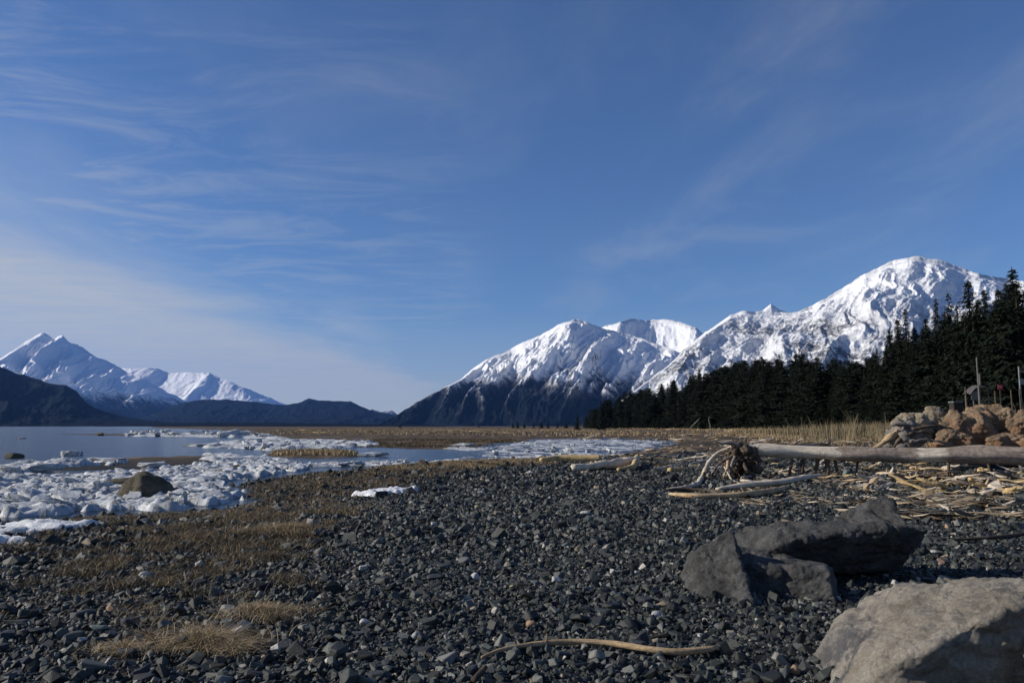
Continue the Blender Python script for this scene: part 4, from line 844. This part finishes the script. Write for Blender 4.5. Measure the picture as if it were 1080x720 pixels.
x, y = inpoly([(110, 620), (150, 603), (240, 600), (235, 612), (160, 628)], 16000, .3, 0, -.1, 1.8, 6); blades('dry_grass', x, y, .05, .0022, 1.4, MG_BROWN, **S_)
x, y = inpoly([(0, 560), (100, 550), (330, 560), (330, 700), (0, 700)], 26000, .2, 0, .12, 1.3, 7); blades('dry_grass', x, y, .05, .002, 1.4, MG_BROWN, **S_)
# weed and litter between the stones: short flat scraps
x, y = inpoly([(-40, 720), (-40, 560), (200, 540), (420, 510), (520, 520), (360, 620), (330, 720)], 26000, .5, 0, .05, 1.1, 9); blades('seaweed', x, y, .05, .004, 1.6, MG_WEED, **S_)
# flats far off: tussocks on the bars
x, y = inpoly([(285, 479), (376, 479), (376, 474), (290, 475)], 5000, .6, -.45); blades('dry_grass', x, y, .3, .03, .6, MG_TAN, **S_)
def flatfield(px_poly, n, h, w_, mat, **k):
    x, y = inpoly(px_poly, n, 2.0, -.4, k.pop('thr', -.3), .06, 8); blades('marsh_grass', x, y, h, w_, .7, mat, **S_)
flatfield([(270, 457), (700, 460), (1000, 456), (1000, 451.8), (300, 451.8)], 60000, .5, .09, MG_TAN); flatfield([(320, 469), (520, 470), (560, 462), (320, 462)], 30000, .22, .03, MG_BROWN, thr=-.1)
# bank grass mat and the tall reeds behind the log
def bankfield(n, xr, yr, h, w_, mat, name, lean, lo=4, thr=-.25, f=.35, seed=11, hi=400, **k):
    X = RNG.uniform(*xr, n); Y = RNG.uniform(*yr, n); g = sdf(BANK, X, Y); nz = fbm(X*f, Y*f, seed, 4, seed); q = (g > lo+nz*3) & (nz > thr) & (g < hi); blades(name, X[q], Y[q], h, w_, lean, mat, **S_)
bankfield(90000, (8, 40), (27, 62), .22, .008, MG_TAN, 'bank_grass', .9, 4, -.5)
bankfield(60000, (10, 80), (62, 150), .4, .03, MG_TAN, 'bank_grass', .8, 4, -.4)
X = RNG.uniform(9, 42, 15000); Y = RNG.uniform(44, 60, 15000); nz = fbm(X*.3, Y*.3, 2, 4, 31); q = (pxof(X, Y) > 765) & (pxof(X, Y) < 1100) & (nz*.5+sst(780, 850, pxof(X, Y))*.3 > RNG.uniform(-.05, .65, len(X))) & (sdf(BANK, X, Y) > 4)
hr = .45+1.5*np.clip(fbm(X[q]*.45, Y[q]*.2, 1, 3, 5)*1.2+.25, 0, 1)
blades('reeds', X[q], Y[q], hr, .011, .34, MG_REED, seg=4, **S_)
X = RNG.uniform(15, 75, 16000); Y = RNG.uniform(60, 130, 16000); q = (pxof(X, Y) > 640) & (sdf(BANK, X, Y) > 6) & (fbm(X*.15, Y*.15, 2, 3, 33) > -.1)
blades('reeds', X[q], Y[q], 1.3, .03, .25, MG_REED, seg=3, **S_)
X = RNG.uniform(17, 32, 2600); Y = RNG.uniform(31, 45, 2600); q = (pxof(X, Y) > 985) & (fbm(X*.5, Y*.5, 2, 3, 35) > -.1)
blades('bare_stalks', X[q], Y[q], 1.25, .009, .3, MG_TWIG, seg=4, droop=.2, **S_)
# single dry tufts in the foreground
for px, py, w_, h_, n, mt, lb in [(130, 690, .17, .11, 500, MG_TAN, 'leftmost low tan grass tuft on the dark shingle in the foreground'), (212, 684, .26, .19, 1500, MG_TAN, 'biggest pale straw grass tuft, middle of the foreground row'), (246, 691, .1, .13, 500, MG_TAN, 'small bleached round grass tuft right of the biggest one'),
                             (270, 650, .3, .12, 1500, MG_TAN, 'wide rust coloured grass tuft behind and right of the biggest one'), (293, 658, .08, .11, 240, MG_BROWN, 'small brown grass tuft at the right end of the rust one'), (150, 674, .08, .09, 200, MG_BROWN, 'tiny brown tuft right of the leftmost one'),
                             (300, 560, .5, .14, 1800, MG_TAN, 'sprawling tan tuft in the dead grass patch in the mid distance'), (262, 566, .5, .12, 1300, MG_BROWN, 'dull brown sprawling tuft left of the tan one in mid distance'), (178, 608, .3, .07, 700, MG_BROWN, 'flattened rusty tuft beside the pale pebble'), (285, 590, .35, .12, 900, MG_BROWN, 'loose brown tuft at the lower edge of the dead grass patch')]:
    p = hit(px, py); n = int(n*.75); r = np.abs(RNG.normal(0, w_*.62, n)); a = RNG.uniform(0, 2*PI, n); X = p.x+r*np.cos(a)*1.3; Y = p.y+r*np.sin(a)*.8
    o = blades('grass_tuft', X, Y, h_, .0024, 1.7, mt, seg=4, droop=1.0, dirv=a*.5+RNG.normal(0, 1.4, n), z=np.full(n, p.z+.01)+.02*(r < w_*.3), org=(p.x, p.y, p.z), label=lb, category='grass tuft')
# sparse tall bare stalks over the shingle
for px, py, hpx, lb in [(272, 650, 44, 'tall thin bare stalk rising from the rust coloured tuft'), (282, 640, 30, 'second thin stalk leaning over the rust coloured tuft'), (218, 640, 36, 'lone thin upright stalk above the biggest tuft'), (160, 656, 26, 'thin stalk beside the orange tan stone'), (238, 585, 28, 'thin bare stalk at the left side of the dead grass patch')]:
    p = hit(px, py); L_ = hpx/FPX*p.y; wood('grass_stalk', [p, p+Vector((.03, 0, L_*.5)), p+Vector((.02+L_*.3, .02, L_))], [.0028, .0022, .001], MW_GREY, lb, 'stalk', sides=5, seed=px)

# ------------------------------------------------------------------ spruces
m = NT('spruce_needles'); c = m.ramp(m.attr('rnd'), [(0, (.004, .007, .005)), (.6, (.01, .016, .009)), (1, (.026, .034, .017))]); MNEED = m.fin(c, .8, .15)
m = NT('spruce_bark'); c = m.ramp(m.noise(6, 6, .7, m.obj()), [(.3, (.04, .03, .025)), (.7, (.12, .1, .085))]); MBARK = m.fin(c, .9, .1)
def spruce(seed, dens=1.0, wid=.19, sparse=0.0, low=.03, pw=.85):
    """unit-height spruce: crown of drooping sprays, trunk"""
    rg = np.random.default_rng(seed); Vs, Fs, Rn = [], [], []; off = 0; nb = int(300*dens)
    hs = low+(1-low)*np.sort(rg.random(nb)**.85); side = rg.uniform(0, 2*PI)
    for h in hs:
        if h > .985: continue
        a = rg.uniform(0, 2*PI); env = (1-h)**pw*wid*(1+.4*noise(np.array([h*7]), np.array([a]), seed, seed)[0])+.008
        if rg.random() < sparse: continue
        L_ = env*rg.uniform(.6, 1.18)*(1-.25*np.cos(a-side)*(sparse > 0)); n = max(4, int(L_*95)); t_ = (np.arange(n)+rg.random(n))/n
        dr = rg.uniform(.15, .5); cx = np.cos(a)*L_*t_; cy = np.sin(a)*L_*t_; cz = h-L_*dr*t_+L_*.28*t_**3
        w_ = (.35*L_*(1-t_*.75)+.004)*rg.uniform(.5, 1.1, n); sgn = rg.choice([-1, 1], n); ang = a+sgn*rg.uniform(.5, 1.3, n)
        ex = cx+np.cos(ang)*w_; ey = cy+np.sin(ang)*w_; ez = cz-w_*rg.uniform(.15, .7, n)
        hw = .0042+.006*rg.random(n)+L_*.012; bx, by = np.cos(a)*hw, np.sin(a)*hw
        v = np.stack([np.stack([cx-bx, cy-by, cz+hw*.4], 1), np.stack([cx+bx, cy+by, cz-hw*.6], 1), np.stack([ex+bx*.5, ey+by*.5, ez-hw], 1), np.stack([ex-bx*.4, ey-by*.4, ez], 1)], 1)
        Vs.append(v.reshape(-1, 3)); Fs.append(np.arange(4*n).reshape(-1, 4)+off); Rn.append(np.repeat(rg.random(n)*.6+.4*rg.random(), 4)); off += 4*n
    cr = mesh_np('crown', np.concatenate(Vs), np.concatenate(Fs), False, dict(rnd=np.concatenate(Rn))); cr.materials.append(MNEED)
    th = np.linspace(0, 2*PI, 8)[:-1]; z = np.array([-.03, .02, .3, .6, .85, 1.0]); r = np.array([.017, .013, .0095, .006, .003, .0005]); wz = .006*np.sin(z*5+seed)
    V = np.stack([np.cos(th)[None]*r[:, None]+wz[:, None], np.sin(th)[None]*r[:, None], np.broadcast_to(z[:, None], (6, 7))], -1).reshape(-1, 3)
    i = np.arange(5)[:, None]*7+np.arange(7)[None]; j = np.arange(5)[:, None]*7+(np.arange(7)[None]+1) % 7; tr = mesh_np('trunk', V, np.stack([i, j, j+7, i+7], -1).reshape(-1, 4), True); tr.materials.append(MBARK)
    return cr, tr
SPR = [spruce(500, 1.6, .2), spruce(501, 1.7, .17), spruce(502, 1.4, .22), spruce(503, 1.5, .15), spruce(504, 1.3, .24), spruce(505, 1.1, .16, .25), spruce(506, 1.0, .2, .35), spruce(507, 1.2, .14, .2), spruce(508, 1.5, .17, 0, .03, .5), spruce(509, 1.4, .2, .1, .03, .42), spruce(510, 1.4, .16, .1, .03, .6)]
FSK = np.array([(560, 446), (598, 447), (600, 440), (608, 436), (614, 443), (622, 432), (632, 424), (645, 416), (660, 411), (680, 408), (700, 401), (720, 396), (740, 390), (760, 384), (780, 378), (800, 374), (830, 370), (845, 368), (860, 374), (880, 371), (900, 376), (920, 371), (935, 362), (950, 350), (965, 345), (985, 340), (1000, 330), (1020, 322), (1040, 312), (1060, 308), (1080, 292), (1110, 275), (1180, 240)], float)
def tree(px, Y, top, var, label, group=None, fat=1.0):
    x = at(px, 449, Y).x; z = Hs(x, Y); tz = at(px, top, Y).z; h = tz-z; cr, tr = SPR[var]
    root = empty('spruce_tree', (x, Y, z-.1), label, 'spruce tree', group, rw.uniform(0, 6)); root.scale = (h*fat, h*fat, h)
    for nme, q in (('trunk', tr), ('crown', cr)): o = bpy.data.objects.new(nme, q); COL.objects.link(o); o.parent = root
    return root
rw = random.Random(12)
# the spires that stand clear of the mass
SPIRES = [(1078, 279, 100, 1, 1.25, 'tallest dark spruce at the right edge of the picture'), (1062, 302, 104, 0, 1, 'dark spruce just left of the tallest one'), (1047, 303, 108, 3, 1, 'narrow spruce between two broader ones near the right edge'), (1030, 293, 106, 0, 1.1, 'broad pointed spruce standing highest left of the tallest one'), (1016, 318, 112, 7, 1, 'thin spruce just left of the broad pointed one'),
      (1008, 306, 118, 5, 1, 'slim sparse spruce with snow slope showing through its branches'), (995, 312, 120, 6, 1, 'sparse spruce left of the slim one, clear against the snow'), (982, 334, 122, 3, 1, 'small narrow spire below the shaded snow hollow'), (994, 320, 124, 5, 1, 'gappy spruce directly behind the sparse one'), (961, 322, 128, 7, 1, 'slender spire standing alone against the rocky snow slope'),
      (952, 334, 130, 0, 1, 'bushy spruce left of the slender spire'), (943, 344, 134, 2, 1, 'leftmost broad spruce of the tall right hand group'), (970, 342, 130, 1, 1, 'spruce just right of the slender spire'), (1071, 296, 98, 2, 1, 'broad dark spruce crowding the tallest one'), (846, 365, 170, 5, 1, 'thin spire rising over the middle of the forest edge'),
      (609, 436, 430, 2, 1.3, 'isolated round topped spruce at the far left end of the forest'), (634, 422, 400, 4, 1, 'first big spruce at the left end of the forest mass'), (806, 373, 185, 1, 1, 'pointed spruce above the brightest part of the reeds'), (739, 388, 240, 0, 1, 'spruce standing a little above the forest edge, left of middle'), (1003, 326, 116, 2, 1, 'broad spruce in front of the sparse pair')]
for px, top, Y, var, fat, lb in SPIRES: tree(px, Y, top, var, lb, None, fat)
for ya, yb, n, lo, hi, grp, lb in [(95, 150, 96, .0, .22, 'dark spruces at the near end of the forest', 'dark spruce in the tall near end of the forest at right'), (150, 260, 110, .0, .16, 'dark spruces in the middle of the forest edge', 'dark spruce in the middle stretch of the forest edge'), (260, 620, 90, 0, .2, 'far spruces at the left end of the forest', 'small far spruce in the low left stretch of the forest')]:
    for k in range(n):
        Y = ya+(yb-ya)*((k+.5)/n)**1.2+rw.uniform(-3, 3); depth = abs(rw.gauss(0, 1))
        edge = np.interp(Y, [95, 110, 150, 200, 260, 400, 620], [59, 60, 63, 61, 62, 60, 50]); x = edge+depth*9 if k % 3 else edge+rw.uniform(-1, 3)
        if Y > 300: x = edge+depth*14
        px = 540+FPX*x/(Y*CP); 
        if px > 1150: x = 61*Y/105*rw.uniform(.72, .98); px = 540+FPX*x/(Y*CP)
        lim = np.interp(px, FSK[:, 0], FSK[:, 1]); back = depth*9
        top = lim+(449-lim)*(rw.uniform(lo, hi*2.2)**1.5)+rw.uniform(0, 6)*110/Y
        tree(px, Y, top, rw.choice((0, 1, 2, 3, 4, 8, 7, 2, 9, 10)) if Y < 150 else rw.choice((8, 9, 10, 8, 9, 10, 0, 1, 5)), lb, grp, rw.uniform(.95, 1.8) if Y < 150 else rw.uniform(.9, 2.1))
# understorey alders and young spruces keep the forest foot closed
for k in range(70):
    Y = 92+380*(k/70)**1.5; edge = np.interp(Y, [95, 110, 150, 200, 260, 400, 620], [57, 58, 60, 59, 60, 57, 48]); x = edge+rw.uniform(-2, 3); px = 540+FPX*x/(Y*CP)
    if px > 1150: x = 60*Y/105*rw.uniform(.68, .98); px = 540+FPX*x/(Y*CP)
    z = Hs(x, Y); hh = rw.uniform(3.5, 6.5); tp = 449-(z+hh-CH)/Y*FPX
    tree(px, Y, tp, rw.choice((2, 4, 0)), 'young bushy spruce at the foot of the forest edge', 'young spruces along the forest foot', rw.uniform(1.8, 2.6))
for k, (px, tp, Y) in enumerate([(541, 445.5, 700), (546, 443.5, 690), (553, 445.5, 720), (563, 445.5, 700), (571, 444.5, 690), (578, 445, 710), (588, 446, 700), (422, 446.2, 900), (505, 446.5, 900), (597, 444.5, 640)]):
    tree(px, Y, tp, k % 5, 'tiny far spruce on the flats left of the forest', 'tiny far spruces on the flats', 1.9)
# ------------------------------------------------------------------ things behind the rocks
def simple_mat(name, colr, rough=.7, sc=9, var=.25):
    m = NT(name); b = np.array(colr); c = m.ramp(m.noise(sc, 6, .7, m.obj()), [(.3, tuple(b*(1-var))), (.7, tuple(np.minimum(b*(1+var), .9)))]); return m.fin(c, rough, .3)
MP = simple_mat('weathered_post', (.11, .105, .1)); MWHT = simple_mat('weathered_white_paint', (.2, .21, .22)); MREDP = simple_mat('red_paint', (.25, .03, .04)); MTARP = simple_mat('pale_grey_canvas', (.15, .145, .14)); MBRN = simple_mat('brown_board', (.03, .022, .016))
b_ = at(1033, 427, 40); g = Hs(b_.x, 40); top = at(1033, 377, 40)
po = empty('pole', (b_.x, 40, g), 'tall thin grey weathered pole behind the orange brown boulders', 'pole')
link('shaft', tubes_mesh('shaft', [tube([(0, 0, -.2), (.02, 0, (top.z-g)*.5), (0, 0, top.z-g)], [.055, .05, .035], 10, .1, 3)]), MP, po)
link('bird_box', tubes_mesh('bird_box', [tube([(.07, -.04, (top.z-g)*.66), (.07, -.04, (top.z-g)*.8)], [.06, .05], 4, .05, 4)]), MP, po)
def boxm(name, cx, cy, cz, sx, sy, sz, bev=.02, rot=None):
    bm = bmesh.new(); bmesh.ops.create_cube(bm, size=1)
    for v in bm.verts: v.co = Vector((v.co.x*sx, v.co.y*sy, v.co.z*sz))
    bmesh.ops.bevel(bm, geom=bm.edges[:], offset=bev, segments=2, affect='EDGES')
    if rot: bmesh.ops.rotate(bm, verts=bm.verts, matrix=Euler(rot).to_matrix())
    for v in bm.verts: v.co += Vector((cx, cy, cz))
    me = bpy.data.meshes.new(name); bm.to_mesh(me); bm.free(); return me
# small canvas shelter
p = at(1030, 418, 46); g = Hs(p.x, 46); sh = empty('shelter', (p.x, 46, g), 'small pale grey canvas shelter on thin posts behind the pole', 'shelter'); T_ = at(1030, 406, 46).z-g
bm = bmesh.new(); n = 9; vs = []
for i_ in range(n):
    for j_ in range(n):
        u, v = i_/(n-1)*2-1, j_/(n-1)*2-1; vs.append(bm.verts.new((u*.62+.1*(v), v*.6, T_-.16*u*u-.12*v*v-.38*max(0, -u-.35)*1.2)))
for i_ in range(n-1):
    for j_ in range(n-1): bm.faces.new((vs[i_*n+j_], vs[(i_+1)*n+j_], vs[(i_+1)*n+j_+1], vs[i_*n+j_+1]))
bmesh.ops.solidify(bm, geom=bm.faces[:], thickness=.03); me = bpy.data.meshes.new('canopy'); bm.to_mesh(me); bm.free(); link('canopy', me, MTARP, sh)
for a in (-.42, .45):
    for b in (-.4, .4): link('post', tubes_mesh('post', [tube([(a, b, -.1), (a, b, T_-.3)], [.03, .03], 6, .05)]), MP, sh)
link('side_cloth', boxm('side_cloth', -.3, -.42, T_-.62, .5, .03, .5, .01), MTARP, sh)
# red sign on its post
p = at(1055, 408, 44); g = Hs(p.x, 44); sg = empty('sign', (p.x, 44, g), 'small square red sign with a pale pink centre on a short post', 'sign')
zc_ = p.z-g; link('board', boxm('board', 0, 0, zc_, .3, .04, .3, .015, (0, .1, 0)), MREDP, sg); link('panel', boxm('panel', -.02, -.03, zc_+.01, .17, .012, .15, .005, (0, .1, 0)), simple_mat('faded_pink', (.4, .2, .22)), sg); link('post', tubes_mesh('post', [tube([(0, .05, -.1), (0, .05, zc_+.1)], [.03, .03], 6, .05)]), MBRN, sg)
# white framed notice board at the picture edge
p = at(1083, 397, 42); g = Hs(p.x, 42); nb = empty('notice_board', (p.x, 42, g), 'white framed board on posts cut by the right edge of the picture', 'notice board'); z0 = p.z-g
for a in (-.36, .36): link('post', boxm('post', a, .05, z0/2+.25, .07, .07, z0+.6, .01), MWHT, nb)
link('panel', boxm('panel', 0, 0, z0-.28, .8, .04, .3, .01), MWHT, nb); link('frame', boxm('frame', 0, 0, z0+.28, .8, .05, .06, .01), MWHT, nb)
# low brown crate with a pale lid
p = at(1008, 426, 36); g = Hs(p.x, 36); cb = empty('crate', (p.x, 36, g), 'low brown box with a pale lid behind the grey lichened boulders', 'crate'); zt = at(1008, 424, 36).z-g
link('body', boxm('body', 0, 0, zt/2-.02, .4, .4, zt, .02), MBRN, cb); link('lid', boxm('lid', 0, 0, zt+.005, .45, .45, .045, .01), MWHT, cb)
for px, tp, Y, lb in [(1066, 411, 43, 'short dark brown post right of the red sign'), (1075, 410, 41, 'stouter brown post beside the white framed board'), (1018, 408, 42, 'leaning bare stem left of the canvas shelter'), (1049, 412, 45, 'thin grey post between the shelter and the red sign')]:
    p = at(px, tp, Y); g = Hs(p.x, Y); wood('post', [(p.x, Y, g-.1), (p.x+.03, Y, (g+p.z)/2), (p.x, Y, p.z)], [.05, .045, .035], MW_BROWN, lb, 'post', seed=px)
